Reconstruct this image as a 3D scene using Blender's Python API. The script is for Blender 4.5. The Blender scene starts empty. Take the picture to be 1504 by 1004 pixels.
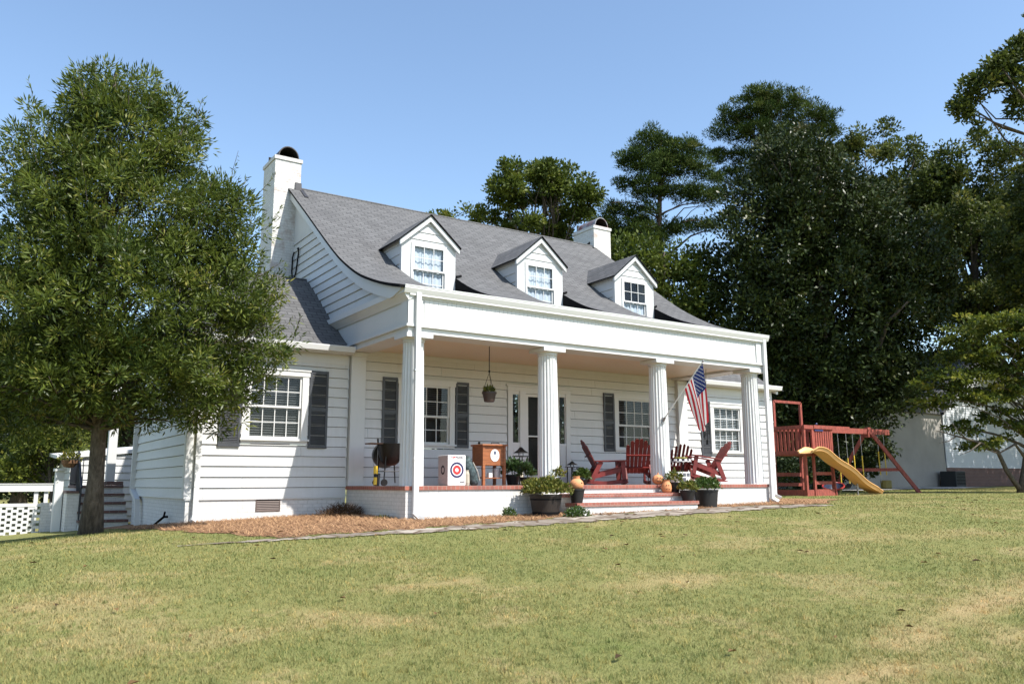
import bpy, math, random
import numpy as np
from mathutils import Vector, Matrix

scn = bpy.context.scene
COL = scn.collection
rng = np.random.default_rng(7)
random.seed(7)

# ------------------------------------------------------------------ camera
FPX = 1205.45
CAM = np.array([-7.0084, -14.3112, 0.0492])
_rt = np.array([0.83472463, -0.55065551, -0.00364883])
_up = np.array([-0.09014072, -0.14317284, 0.98558419])
_fw = np.array([0.54323977, 0.82236248, 0.16914638])
YAW = 0.5838
cam_d = bpy.data.cameras.new("camera")
cam_d.sensor_width = 36.0
cam_d.lens = FPX*36/1504
cam_d.clip_start = 0.1
cam_d.clip_end = 2000
cam = bpy.data.objects.new("camera", cam_d)
COL.objects.link(cam)
cam.matrix_world = Matrix(((_rt[0], _up[0], -_fw[0], CAM[0]), (_rt[1], _up[1], -_fw[1], CAM[1]),
                           (_rt[2], _up[2], -_fw[2], CAM[2]), (0, 0, 0, 1)))
scn.camera = cam

def ray(x, y):
    return _fw + _rt*((x-752)/FPX) + _up*((502-y)/FPX)
def at(x, y, D):
    """survey point of the photograph at depth D metres -> world"""
    return CAM + ray(x, y)*D
def onY(x, y, Y):
    d = ray(x, y); return CAM + d*((Y-CAM[1])/d[1])

# ------------------------------------------------------------------ sky, sun, exposure
SUN_DIR = Vector((0.38, -1.0, 1.37)).normalized()      # towards the sun
world = bpy.data.worlds.new("World")
scn.world = world
world.use_nodes = True
wn = world.node_tree
bg = wn.nodes["Background"]
sky = wn.nodes.new("ShaderNodeTexSky")
sky.sky_type = 'NISHITA'
sky.sun_disc = False
sky.sun_elevation = math.asin(SUN_DIR.z)
sky.sun_rotation = math.atan2(SUN_DIR.x, SUN_DIR.y)
sky.altitude = 0
sky.air_density = 1.0
sky.dust_density = 0.6
sky.ozone_density = 2.2
tintn = wn.nodes.new("ShaderNodeMix"); tintn.data_type = 'RGBA'; tintn.blend_type = 'MULTIPLY'
tintn.inputs[0].default_value = 1.0; tintn.inputs[7].default_value = (1.08, 1.075, 1.03, 1)
wn.links.new(sky.outputs[0], tintn.inputs[6]); wn.links.new(tintn.outputs[2], bg.inputs[0])
bg.inputs[1].default_value = 0.15
sun_d = bpy.data.lights.new("sun", 'SUN')
sun_d.energy = 5.0
sun_d.angle = math.radians(0.5)
sun_d.color = (1.0, 0.955, 0.88)
sun = bpy.data.objects.new("sun", sun_d)
COL.objects.link(sun)
sun.location = (10, -30, 40)
sun.rotation_euler = SUN_DIR.to_track_quat('Z', 'Y').to_euler()
scn.view_settings.view_transform = 'Standard'
scn.view_settings.look = 'None'
scn.view_settings.exposure = 0.74
scn.view_settings.gamma = 1
scn.cycles.use_denoising = True
cam_d.dof.use_dof = True
cam_d.dof.focus_distance = 17.0
cam_d.dof.aperture_fstop = 2.8
scn.cycles.max_bounces = 8
scn.cycles.transparent_max_bounces = 12

# ------------------------------------------------------------------ materials
def new_mat(name):
    m = bpy.data.materials.new(name); m.use_nodes = True
    nt = m.node_tree
    return m, nt, nt.nodes["Principled BSDF"], nt.links
def N(nt, t, **kw):
    n = nt.nodes.new(t)
    for k, v in kw.items(): setattr(n, k, v)
    return n
def mix(nt, a, b, fac, mode='MIX'):
    n = nt.nodes.new("ShaderNodeMix"); n.data_type = 'RGBA'; n.blend_type = mode
    for i, v in ((0, fac), (6, a), (7, b)):
        if hasattr(v, 'links'): nt.links.new(v, n.inputs[i])
        elif i == 0: n.inputs[0].default_value = v
        else: n.inputs[i].default_value = (*v, 1)
    return n.outputs[2]
def ramp(nt, src, stops):
    r = nt.nodes.new("ShaderNodeValToRGB")
    while len(r.color_ramp.elements) < len(stops): r.color_ramp.elements.new(0.5)
    for e, (p, c) in zip(r.color_ramp.elements, stops):
        e.position = p; e.color = (*c, 1) if len(c) == 3 else c
    nt.links.new(src, r.inputs[0]); return r.outputs[0]
def noise(nt, scale, detail=4, vec=None, rough=0.55, coord='Object'):
    n = nt.nodes.new("ShaderNodeTexNoise"); n.inputs['Scale'].default_value = scale
    n.inputs['Detail'].default_value = detail; n.inputs['Roughness'].default_value = rough
    if vec is None:
        tc = nt.nodes.new("ShaderNodeTexCoord"); vec = tc.outputs[coord]
    nt.links.new(vec, n.inputs['Vector']); return n.outputs[0]
def scaled(nt, s, coord='Object'):
    tc = nt.nodes.new("ShaderNodeTexCoord"); mp = nt.nodes.new("ShaderNodeMapping")
    mp.inputs['Scale'].default_value = s; nt.links.new(tc.outputs[coord], mp.inputs[0]); return mp.outputs[0]
def bump(nt, bsdf, h, strength=0.3, dist=0.01):
    b = nt.nodes.new("ShaderNodeBump"); b.inputs['Strength'].default_value = strength
    b.inputs['Distance'].default_value = dist
    nt.links.new(h, b.inputs['Height']); nt.links.new(b.outputs[0], bsdf.inputs['Normal'])

def simple(name, col, rough=0.6, var=0.15, scale=6.0, metal=0.0, bmp=0.0, col2=None, spec=0.5, vscale=None):
    m, nt, b, L = new_mat(name)
    v = scaled(nt, vscale) if vscale else None
    f = noise(nt, scale, 5, v)
    c2 = col2 or tuple(c*(1-var) for c in col)
    c1 = tuple(min(1, c*(1+var*0.5)) for c in col) if not col2 else col
    r = ramp(nt, f, [(0.3, c2), (0.7, c1)])
    L.new(r, b.inputs['Base Color'])
    b.inputs['Roughness'].default_value = rough
    b.inputs['Metallic'].default_value = metal
    b.inputs['Specular IOR Level'].default_value = spec
    if bmp: bump(nt, b, noise(nt, scale*6, 4, v), bmp, 0.01)
    return m

def white_paint(name, base=(0.57, 0.57, 0.56), dirt=(0.40, 0.385, 0.34), amt=0.45):
    m, nt, b, L = new_mat(name)
    f = noise(nt, 1.0, 6, scaled(nt, (1.2, 1.2, 5)))
    f2 = noise(nt, 1.0, 4, scaled(nt, (9, 9, 1.2)))
    r1 = ramp(nt, f, [(0.50, (0, 0, 0)), (0.85, (1, 1, 1))])
    r2 = ramp(nt, f2, [(0.50, (0, 0, 0)), (0.80, (1, 1, 1))])
    k = mix(nt, r1, r2, 0.5)
    sc = nt.nodes.new("ShaderNodeMath"); sc.operation = 'MULTIPLY'; sc.inputs[1].default_value = amt
    L.new(k, sc.inputs[0])
    L.new(mix(nt, base, dirt, sc.outputs[0]), b.inputs['Base Color'])
    b.inputs['Roughness'].default_value = 0.45
    bump(nt, b, f2, 0.06, 0.004)
    return m

def brick_mat(name, c1, c2, mortar, bw=0.21, bh=0.075, ms=0.008, stain=None, rough=0.75, bstr=0.5, stain_amt=0.6):
    m, nt, b, L = new_mat(name)
    tc = nt.nodes.new("ShaderNodeTexCoord")
    br = nt.nodes.new("ShaderNodeTexBrick")
    L.new(tc.outputs['UV'], br.inputs['Vector'])
    br.inputs['Scale'].default_value = 1.0
    br.inputs['Brick Width'].default_value = bw
    br.inputs['Row Height'].default_value = bh
    br.inputs['Mortar Size'].default_value = ms
    br.inputs['Mortar Smooth'].default_value = 0.3
    br.inputs['Color1'].default_value = (*c1, 1); br.inputs['Color2'].default_value = (*c2, 1)
    br.inputs['Mortar'].default_value = (*mortar, 1)
    col = br.outputs[0]
    if stain:
        f = noise(nt, 2.6, 8, None, 0.7)
        r = ramp(nt, f, [(0.53, (0, 0, 0)), (0.68, (stain_amt,)*3)])
        col = mix(nt, col, stain, r)
    f3 = noise(nt, 14, 4)
    col = mix(nt, col, ramp(nt, f3, [(0.3, (0.8, 0.8, 0.8)), (0.7, (1, 1, 1))]), 0.6, 'MULTIPLY')
    L.new(col, b.inputs['Base Color']); b.inputs['Roughness'].default_value = rough
    inv = nt.nodes.new("ShaderNodeMath"); inv.operation = 'SUBTRACT'; inv.inputs[0].default_value = 1
    L.new(br.outputs[1], inv.inputs[1])
    ad = nt.nodes.new("ShaderNodeMath"); ad.operation = 'ADD'
    L.new(inv.outputs[0], ad.inputs[0]); L.new(f3, ad.inputs[1])
    bump(nt, b, ad.outputs[0], bstr, 0.008)
    return m

def shingle_mat(name):
    m, nt, b, L = new_mat(name)
    tc = nt.nodes.new("ShaderNodeTexCoord")
    br = nt.nodes.new("ShaderNodeTexBrick")
    L.new(tc.outputs['UV'], br.inputs['Vector'])
    br.inputs['Scale'].default_value = 1; br.inputs['Brick Width'].default_value = 0.30
    br.inputs['Row Height'].default_value = 0.15; br.inputs['Mortar Size'].default_value = 0.016
    br.inputs['Mortar Smooth'].default_value = 0.6; br.inputs['Bias'].default_value = 0.0
    br.inputs['Color1'].default_value = (0.126, 0.126, 0.128, 1)
    br.inputs['Color2'].default_value = (0.088, 0.088, 0.090, 1)
    br.inputs['Mortar'].default_value = (0.04, 0.04, 0.042, 1)
    f = noise(nt, 60, 3, None, 0.7)
    c = mix(nt, br.outputs[0], ramp(nt, f, [(0.3, (0.55, 0.55, 0.55)), (0.75, (1.35, 1.33, 1.3))]), 0.8, 'MULTIPLY')
    g = noise(nt, 1.0, 5, scaled(nt, (2.2, 0.35, 0.35)))
    c = mix(nt, c, ramp(nt, g, [(0.35, (0.88, 0.875, 0.87)), (0.7, (1.07, 1.07, 1.07))]), 0.8, 'MULTIPLY')
    L.new(c, b.inputs['Base Color']); b.inputs['Roughness'].default_value = 0.85
    bump(nt, b, br.outputs[0], 0.5, 0.012)
    return m

def leaf_mat(name, dark, light, rough=0.45, trans=0.35, gloss=0.5, warm=None):
    m, nt, b, L = new_mat(name)
    at_ = nt.nodes.new("ShaderNodeAttribute"); at_.attribute_name = "tint"
    stops = [(0.0, dark), (0.75, light)]
    if warm: stops.append((1.0, warm))
    c = ramp(nt, at_.outputs['Fac'], stops)
    L.new(c, b.inputs['Base Color']); b.inputs['Roughness'].default_value = rough
    b.inputs['Specular IOR Level'].default_value = gloss
    tr = nt.nodes.new("ShaderNodeBsdfTranslucent")
    L.new(mix(nt, c, (1.0, 1.0, 0.35), 0.25, 'MULTIPLY'), tr.inputs['Color'])
    ms = nt.nodes.new("ShaderNodeMixShader"); ms.inputs[0].default_value = trans
    L.new(b.outputs[0], ms.inputs[1]); L.new(tr.outputs[0], ms.inputs[2])
    L.new(ms.outputs[0], nt.nodes["Material Output"].inputs[0])
    return m

def bark_mat(name, c1, c2, s=(8, 8, 2)):
    m, nt, b, L = new_mat(name)
    f = noise(nt, 3.0, 6, scaled(nt, s), 0.7)
    L.new(ramp(nt, f, [(0.35, c1), (0.65, c2)]), b.inputs['Base Color']); b.inputs['Roughness'].default_value = 0.9
    bump(nt, b, f, 0.8, 0.03)
    return m

def glass_mat(name, tint=(0.9, 0.95, 1.0), refl=1.0):
    """window glass: mostly clear, reflecting with the angle"""
    m, nt, b, L = new_mat(name)
    fr = nt.nodes.new("ShaderNodeFresnel")
    ge = nt.nodes.new("ShaderNodeNewGeometry"); mi = nt.nodes.new("ShaderNodeMix"); mi.inputs[2].default_value = 1.55; mi.inputs[3].default_value = 1/1.55
    L.new(ge.outputs['Backfacing'], mi.inputs[0]); L.new(mi.outputs[0], fr.inputs[0])   # same reflection from both sides of the thin pane
    t = nt.nodes.new("ShaderNodeBsdfTransparent"); t.inputs[0].default_value = (*tint, 1)
    g = nt.nodes.new("ShaderNodeBsdfGlossy"); g.inputs['Roughness'].default_value = 0.02
    ms = nt.nodes.new("ShaderNodeMixShader")
    mm = nt.nodes.new("ShaderNodeMath"); mm.operation = 'MULTIPLY'; mm.inputs[1].default_value = refl
    bn = noise(nt, 1.7, 2)
    bp = nt.nodes.new("ShaderNodeBump"); bp.inputs['Strength'].default_value = 0.04; bp.inputs['Distance'].default_value = 0.05
    L.new(bn, bp.inputs['Height']); L.new(bp.outputs[0], g.inputs['Normal'])
    L.new(fr.outputs[0], mm.inputs[0]); L.new(mm.outputs[0], ms.inputs[0])
    L.new(t.outputs[0], ms.inputs[1]); L.new(g.outputs[0], ms.inputs[2])
    L.new(ms.outputs[0], nt.nodes["Material Output"].inputs[0])
    return m

M = {}
M['white'] = white_paint("white_siding_paint")
M['trim'] = white_paint("white_trim_paint", (0.585, 0.585, 0.58), (0.36, 0.45, 0.41), 0.2)
M['column'] = white_paint("white_column_paint", (0.585, 0.585, 0.58), (0.36, 0.41, 0.37), 0.3)
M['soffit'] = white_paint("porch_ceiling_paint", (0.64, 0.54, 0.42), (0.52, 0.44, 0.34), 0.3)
M['wbrick'] = brick_mat("white_painted_brick", (0.64, 0.63, 0.615), (0.60, 0.59, 0.575), (0.51, 0.505, 0.49), stain=(0.45, 0.38, 0.33), stain_amt=0.15, bstr=0.3)
M['cbrick'] = brick_mat("weathered_white_brick", (0.64, 0.63, 0.61), (0.58, 0.57, 0.55), (0.49, 0.48, 0.46), stain=(0.30, 0.19, 0.14), stain_amt=0.55)
M['rbrick'] = brick_mat("red_brick_paving", (0.36, 0.12, 0.085), (0.26, 0.085, 0.06), (0.33, 0.25, 0.21), bw=0.10, bh=0.21, ms=0.006, stain=(0.13, 0.05, 0.045))
M['dbrick'] = brick_mat("dark_red_brick", (0.16, 0.075, 0.06), (0.11, 0.05, 0.045), (0.2, 0.17, 0.15))
M['shingle'] = shingle_mat("grey_roof_shingles")
M['black'] = simple("flashing_and_shadow_edge_black", (0.008, 0.008, 0.009), 0.9, spec=0.1)
M['blackmetal'] = simple("black_metal", (0.015, 0.015, 0.016), 0.4, 0.3, 12, 0.6)
M['shutter'] = simple("charcoal_shutter_paint", (0.050, 0.053, 0.062), 0.45, 0.2)
M['dark'] = simple("dark_shade_backing", (0.02, 0.019, 0.018), 0.9)  # near-black stand-in for the shade in rooms, vent and board gaps
M['curtain'] = simple("pale_curtain", (0.50, 0.52, 0.53), 0.9, 0.12, 3, vscale=(14, 14, 0.6))
M['blind'] = simple("grey_blind_slats", (0.17, 0.165, 0.155), 0.6, 0.2)
M['blindw'] = simple("pale_blind_slats", (0.62, 0.63, 0.62), 0.6, 0.1)
M['glass'] = glass_mat("window_glass", refl=0.75)
M['glassdim'] = glass_mat("leaded_glass", (0.6, 0.62, 0.62), 0.25)
M['lead'] = simple("grey_lead_flashing", (0.035, 0.035, 0.04), 0.6, 0.3, 5, 0.2)
M['rust'] = simple("sooty_dark_metal", (0.06, 0.055, 0.052), 0.55, 0.3, 5, 0.4, 0.3, col2=(0.03, 0.022, 0.02))
M['galv'] = simple("galvanised_metal", (0.30, 0.30, 0.31), 0.45, 0.3, 4, 0.7)
M['soot_hole'] = simple("soot_and_hole_black", (0.012, 0.010, 0.009), 0.95)  # hood soot, and the painted shade of jug and lantern holes
def m_hood2():
    m, nt, b, L = new_mat("galvanised_hood_with_rust")
    f = noise(nt, 2.2, 5, scaled(nt, (.6, 1.6, 1)))
    L.new(ramp(nt, f, [(0.45, (0.26, 0.26, 0.27)), (0.62, (0.16, 0.045, 0.03))]), b.inputs['Base Color'])
    b.inputs['Roughness'].default_value = 0.5; b.inputs['Metallic'].default_value = 0.4
    return m
M['hood2'] = m_hood2()
M['wrail'] = white_paint("white_rail_paint")

# ------------------------------------------------------------------ mesh builder
class MB:
    def __init__(s):
        s.v, s.f, s.m, s.uv, s.T = [], [], [], {}, Matrix.Identity(4)
    def pt(s, p):
        q = s.T @ Vector(p); s.v.append((q.x, q.y, q.z)); return len(s.v)-1
    def face(s, idx, m=0, uv=None):
        if uv is not None: s.uv[len(s.f)] = uv
        s.f.append(tuple(idx)); s.m.append(m)
    def poly(s, pts, m=0, uv=None):
        s.face([s.pt(p) for p in pts], m, uv)
    def hexa(s, b, t, m=0):
        """b,t: 4 bottom (ccw from above) and 4 top points"""
        i = [s.pt(p) for p in list(b)+list(t)]
        for q in ((3, 2, 1, 0), (4, 5, 6, 7), (0, 1, 5, 4), (1, 2, 6, 5), (2, 3, 7, 6), (3, 0, 4, 7)):
            s.face([i[k] for k in q], m)
    def box(s, x0, x1, y0, y1, z0, z1, m=0):
        s.hexa(((x0, y0, z0), (x1, y0, z0), (x1, y1, z0), (x0, y1, z0)), ((x0, y0, z1), (x1, y0, z1), (x1, y1, z1), (x0, y1, z1)), m)
    def beam(s, p, q, w, h, m=0, up=(0, 0, 1)):
        """rectangular bar from p to q, w wide (side) and h deep (up)"""
        p, q = Vector(p), Vector(q); d = (q-p).normalized(); u = Vector(up)
        sd = d.cross(u)
        if sd.length < 1e-4: sd = d.cross(Vector((0, 1, 0)))
        sd.normalize(); u = sd.cross(d).normalized()
        a, b = sd*(w/2), u*(h/2)
        s.hexa((p-a-b, p+a-b, p+a+b, p-a+b), (q-a-b, q+a-b, q+a+b, q-a+b), m)
    def prism(s, pts, axis, a0, a1, m=0):
        """polygon in the two other axes extruded along axis (0,1,2) from a0 to a1"""
        def mk(p, a):
            c = list(p); c.insert(axis, a); return tuple(c)
        A = [s.pt(mk(p, a0)) for p in pts]; B = [s.pt(mk(p, a1)) for p in pts]
        n = len(pts)
        s.face(A[::-1], m); s.face(B, m)
        for i in range(n): s.face((A[i], A[(i+1) % n], B[(i+1) % n], B[i]), m)
    def tube(s, pts, rad, n=8, m=0, cap=True):
        pts = [Vector(p) for p in pts]
        if not hasattr(rad, '__len__'): rad = [rad]*len(pts)
        rings = []; ref = None
        for i, p in enumerate(pts):
            d = (pts[min(i+1, len(pts)-1)]-pts[max(i-1, 0)])
            d = d.normalized() if d.length > 1e-9 else Vector((0, 0, 1))
            if ref is None: ref = d.orthogonal().normalized()
            ref = (ref - d*ref.dot(d))
            ref = ref.normalized() if ref.length > 1e-6 else d.orthogonal().normalized()
            bn = d.cross(ref)
            rings.append([s.pt(p + (ref*math.cos(2*math.pi*k/n)+bn*math.sin(2*math.pi*k/n))*rad[i]) for k in range(n)])
        for a, b in zip(rings, rings[1:]):
            for k in range(n): s.face((a[k], a[(k+1) % n], b[(k+1) % n], b[k]), m)
        if cap: s.face(rings[0][::-1], m); s.face(rings[-1], m)
    def lathe(s, c, prof, n=16, m=0, cap=True, sq=None):
        rings = []
        for r, z in prof:
            rings.append([s.pt((c[0]+r*math.cos(2*math.pi*k/n), c[1]+r*math.sin(2*math.pi*k/n)*(sq or 1), c[2]+z)) for k in range(n)])
        for a, b in zip(rings, rings[1:]):
            for k in range(n): s.face((a[k], a[(k+1) % n], b[(k+1) % n], b[k]), m)
        if cap: s.face(rings[0][::-1], m); s.face(rings[-1], m)
    def sphere(s, c, r, n=12, m=0, sz=1.0):
        k = max(5, n//2)
        s.lathe(c, [(max(1e-3, r*math.sin(math.pi*i/k)), -r*sz*math.cos(math.pi*i/k)) for i in range(k+1)], n, m)
    def build(s, name, mats, parent=None, local=False, smooth=False, bevel=0.0):
        me = bpy.data.meshes.new(name)
        off = Vector((0, 0, 0))
        if parent is not None and not local:
            r = parent
            while r.parent: r = r.parent
            off = r.location
        vs = np.array(s.v, dtype=float) - np.array(off)
        me.from_pydata(vs.tolist(), [], s.f)
        if not isinstance(mats, (list, tuple)): mats = [mats]
        for m in mats: me.materials.append(m)
        me.polygons.foreach_set('material_index', s.m)
        nl = len(me.loops)
        uvl = me.uv_layers.new(name="UVMap")
        nrm = np.zeros(len(me.polygons)*3); me.polygons.foreach_get('normal', nrm); nrm = np.abs(nrm.reshape(-1, 3))
        tot = np.zeros(len(me.polygons), int); me.polygons.foreach_get('loop_total', tot)
        vi = np.zeros(nl, int); me.loops.foreach_get('vertex_index', vi)
        ax = np.repeat(np.argmax(nrm*np.array([1, 1, 1.05]), axis=1), tot)
        P = np.array(s.v)[vi]
        uv = np.where((ax == 0)[:, None], P[:, [1, 2]], np.where((ax == 1)[:, None], P[:, [0, 2]], P[:, [0, 1]]))
        if s.uv:
            st = np.concatenate([[0], np.cumsum(tot)[:-1]])
            for fi, u in s.uv.items(): uv[st[fi]:st[fi]+len(u)] = u
        uvl.data.foreach_set('uv', uv.astype(np.float32).ravel())
        if smooth:
            me.polygons.foreach_set('use_smooth', np.ones(len(me.polygons), bool))
        me.update()
        o = bpy.data.objects.new(name, me); COL.objects.link(o)
        if parent is not None: o.parent = parent
        if smooth and smooth != True:
            md = o.modifiers.new("split", 'EDGE_SPLIT'); md.split_angle = math.radians(smooth)
        if bevel:
            md = o.modifiers.new("bevel", 'BEVEL'); md.width = bevel; md.segments = 2; md.limit_method = 'ANGLE'
        return o

def thing(name, label, cat, loc=(0, 0, 0), rz=0.0, group=None, rx=0.0, ry=0.0):
    o = bpy.data.objects.new(name, None); COL.objects.link(o)
    o.empty_display_size = 0.2
    o.location = loc; o.rotation_euler = (rx, ry, rz)
    o['label'] = label; o['category'] = cat
    if group: o['group'] = group
    return o
def tag(o, label, cat, group=None):
    o['label'] = label; o['category'] = cat
    if group: o['group'] = group
    return o
def copy_tree(o, parent=None):
    c = o.copy(); COL.objects.link(c)
    c.parent = parent
    for ch in list(o.children): copy_tree(ch, c)
    return c

# ------------------------------------------------------------------ ground
CTRL = np.array([(0, 0, -.635), (5, 0, -.58), (10, 0, -.48), (14.2, 2.9, -.47), (-3.34, 2.9, -.71), (-5.2, 1.2, -.80), (0, -2, -.71), (5, -2, -.62),
    (10, -2, -.54), (-6, -2, -.90), (-7, -14.3, -1.45), (0, -11, -1.20), (8, -11, -1.0), (-12, -10, -1.6), (18, -4, -.52), (18, 4, -.43),
    (25, 4, -.34), (35, 8, -.25), (45, 12, -.18), (-5.4, 7, -1.08), (-8, 9, -1.34), (-11, 0, -1.25), (-5, 14, -1.25), (-3.4, 9.8, -1.0), (10, 14, -.5),
    (20, 20, -.35), (30, -10, -.55), (20, -25, -1.3), (-15, 25, -1.5), (60, 0, -.3), (60, 50, -.2), (0, 60, -.8), (-50, 30, -1.8), (-50, -30, -2.2), (10, -50, -2.0)], float)
def _tps_fit(c):
    n = len(c); d = np.hypot(c[:, None, 0]-c[None, :, 0], c[:, None, 1]-c[None, :, 1])
    K = np.where(d > 0, d**2*np.log(d+1e-12), 0) + np.eye(n)*2.0
    Pm = np.c_[np.ones(n), c[:, :2]]
    A = np.block([[K, Pm], [Pm.T, np.zeros((3, 3))]])
    return np.linalg.solve(A, np.r_[c[:, 2], 0, 0, 0])
_W = _tps_fit(CTRL)
def gz(x, y):
    x = np.asarray(x, float); y = np.asarray(y, float)
    xs = np.clip(x, -60, 70); ys = np.clip(y, -55, 65)
    d = np.sqrt((xs[..., None]-CTRL[:, 0])**2+(ys[..., None]-CTRL[:, 1])**2)
    u = np.where(d > 1e-9, d**2*np.log(d+1e-12), 0)
    z = u @ _W[:-3] + _W[-3] + _W[-2]*xs + _W[-1]*ys
    return z + 0.012*np.sin(xs*0.9+ys*0.4)*np.sin(ys*0.7-xs*0.3)
def g1(x, y): return float(gz(x, y))

def np_mesh(name, V, F, mats, attr=None, uv=None, smooth=False, parent=None):
    """fast mesh from arrays; F (n,3) or (n,4)"""
    me = bpy.data.meshes.new(name)
    V = np.asarray(V, np.float32); F = np.asarray(F, np.int32); k = F.shape[1]
    me.vertices.add(len(V)); me.vertices.foreach_set('co', V.ravel())
    me.loops.add(F.size); me.loops.foreach_set('vertex_index', F.ravel())
    me.polygons.add(len(F))
    me.polygons.foreach_set('loop_start', np.arange(0, F.size, k, dtype=np.int32))
    try: me.polygons.foreach_set('loop_total', np.full(len(F), k, np.int32))
    except Exception: pass
    if smooth: me.polygons.foreach_set('use_smooth', np.ones(len(F), bool))
    for m in (mats if isinstance(mats, (list, tuple)) else [mats]): me.materials.append(m)
    if attr is not None:
        a = me.attributes.new('tint', 'FLOAT', 'POINT'); a.data.foreach_set('value', np.asarray(attr, np.float32))
    me.update(calc_edges=True)
    o = bpy.data.objects.new(name, me); COL.objects.link(o)
    if parent is not None:
        o.parent = parent
        me.transform(Matrix.Translation(-Vector(parent.location)))
    return o

def lawn_color(nt):
    """straw and green mottling of a dry mown lawn (same field for soil and blades)"""
    v = scaled(nt, (1, 1, 0.0))
    a = noise(nt, 0.45, 6, v, 0.6)
    b = noise(nt, 1.5, 5, v, 0.65)
    c = noise(nt, 11.0, 3, v, 0.6)
    k = nt.nodes.new("ShaderNodeMath"); k.operation = 'MULTIPLY_ADD'; k.inputs[1].default_value = 0.50
    nt.links.new(b, k.inputs[0]); nt.links.new(a, k.inputs[2])
    k2 = nt.nodes.new("ShaderNodeMath"); k2.operation = 'MULTIPLY_ADD'; k2.inputs[1].default_value = 0.30
    nt.links.new(c, k2.inputs[0]); nt.links.new(k.outputs[0], k2.inputs[2])
    dr_ = nt.nodes.new("ShaderNodeAttribute"); dr_.attribute_name = "dry"
    return mix(nt, ramp(nt, k2.outputs[0], [(0.60, (0.155, 0.188, 0.056)), (0.80, (0.222, 0.228, 0.084)), (0.95, (0.250, 0.242, 0.092)), (1.0, (0.315, 0.275, 0.125))]), (0.42, 0.315, 0.165), dr_.outputs['Fac'])

def m_lawn():
    m, nt, b, L = new_mat("lawn_soil")
    c = lawn_color(nt)
    f = noise(nt, 90, 3)
    c = mix(nt, c, ramp(nt, f, [(0.3, (0.55, 0.55, 0.5)), (0.7, (1.15, 1.15, 1.1))]), 0.8, 'MULTIPLY')
    L.new(c, b.inputs['Base Color']); b.inputs['Roughness'].default_value = 1.0
    b.inputs['Specular IOR Level'].default_value = 0.1
    bump(nt, b, f, 0.8, 0.03)
    return m
def m_blade():
    m, nt, b, L = new_mat("lawn_blade")
    c = lawn_color(nt)
    at_ = nt.nodes.new("ShaderNodeAttribute"); at_.attribute_name = "tint"
    c = mix(nt, c, ramp(nt, at_.outputs['Fac'], [(0.0, (0.55, 0.72, 0.5)), (0.55, (1.0, 1.0, 1.0)), (1.0, (1.65, 1.35, 1.15))]), 1.0, 'MULTIPLY')
    L.new(c, b.inputs['Base Color']); b.inputs['Roughness'].default_value = 0.6
    b.inputs['Specular IOR Level'].default_value = 0.25
    tr = nt.nodes.new("ShaderNodeBsdfTranslucent"); L.new(c, tr.inputs['Color'])
    ms = nt.nodes.new("ShaderNodeMixShader"); ms.inputs[0].default_value = 0.3
    L.new(b.outputs[0], ms.inputs[1]); L.new(tr.outputs[0], ms.inputs[2])
    L.new(ms.outputs[0], nt.nodes["Material Output"].inputs[0])
    return m

DRY = [([(3.4, -9.6), (2.24, -9.86), (0.95, -10.04), (-0.2, -10.24), (-0.93, -10.36)], .20, .95), ([(-2.6, -10.72), (-1.77, -10.82), (-1.0, -10.97)], .16, .9),
       ([(0.6, -10.70), (-0.1, -10.76)], .10, .9), ([(-2.0, -10.15), (-2.55, -10.29)], .10, .6), ([(-4.3, -7.15), (-3.96, -7.62), (-3.7, -7.76)], .22, .75),
       ([(-3.1, -6.44), (-2.3, -6.46)], .16, .7), ([(-1.4, -7.43), (0.0, -7.71)], .22, .55), ([(4, -6.2), (7, -6.9)], .3, .45), ([(-6.6, -5.2), (-5.4, -5.6)], .3, .4)]
def dryness(x, y):
    """worn straw-coloured strips and bare spots of this lawn"""
    d = np.zeros(np.shape(x))
    for pts, w, a in DRY:
        for (x0, y0), (x1, y1) in zip(pts, pts[1:]):
            L2 = (x1-x0)**2+(y1-y0)**2; t = np.clip(((x-x0)*(x1-x0)+(y-y0)*(y1-y0))/L2, 0, 1)
            r = np.hypot(x-x0-t*(x1-x0), y-y0-t*(y1-y0))
            d = np.maximum(d, a*np.exp(-(r/(w*(1+.35*np.sin(x*9+y*5)+.25*np.sin(y*17-x*7))))**2))
    return np.clip(d, 0, 1)
def add_attr(o, name, vals):
    a = o.data.attributes.new(name, 'FLOAT', 'POINT'); a.data.foreach_set('value', np.asarray(vals, np.float32))
def axis_grid(lo, hi, flo, fhi, fine):
    inner = np.arange(flo, fhi+1e-6, fine)
    out = [inner]
    a = flo; st = fine; l = []
    while a > lo: st *= 1.35; a -= st; l.append(a)
    b = fhi; st = fine; r = []
    while b < hi: st *= 1.35; b += st; r.append(b)
    return np.r_[l[::-1], inner, r]
gx = axis_grid(-600, 700, -14, 30, 0.4); gy = axis_grid(-400, 900, -14, 16, 0.4)
X, Y = np.meshgrid(gx, gy)
Z = gz(X, Y)
nx, ny = len(gx), len(gy)
ii = (np.arange(ny-1)[:, None]*nx+np.arange(nx-1)[None, :]).ravel()
ground = np_mesh("lawn", np.c_[X.ravel(), Y.ravel(), Z.ravel()], np.c_[ii, ii+1, ii+nx+1, ii+nx], m_lawn(), smooth=True)
ground['kind'] = 'structure'
add_attr(ground, 'dry', dryness(X.ravel(), Y.ravel()))

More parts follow.
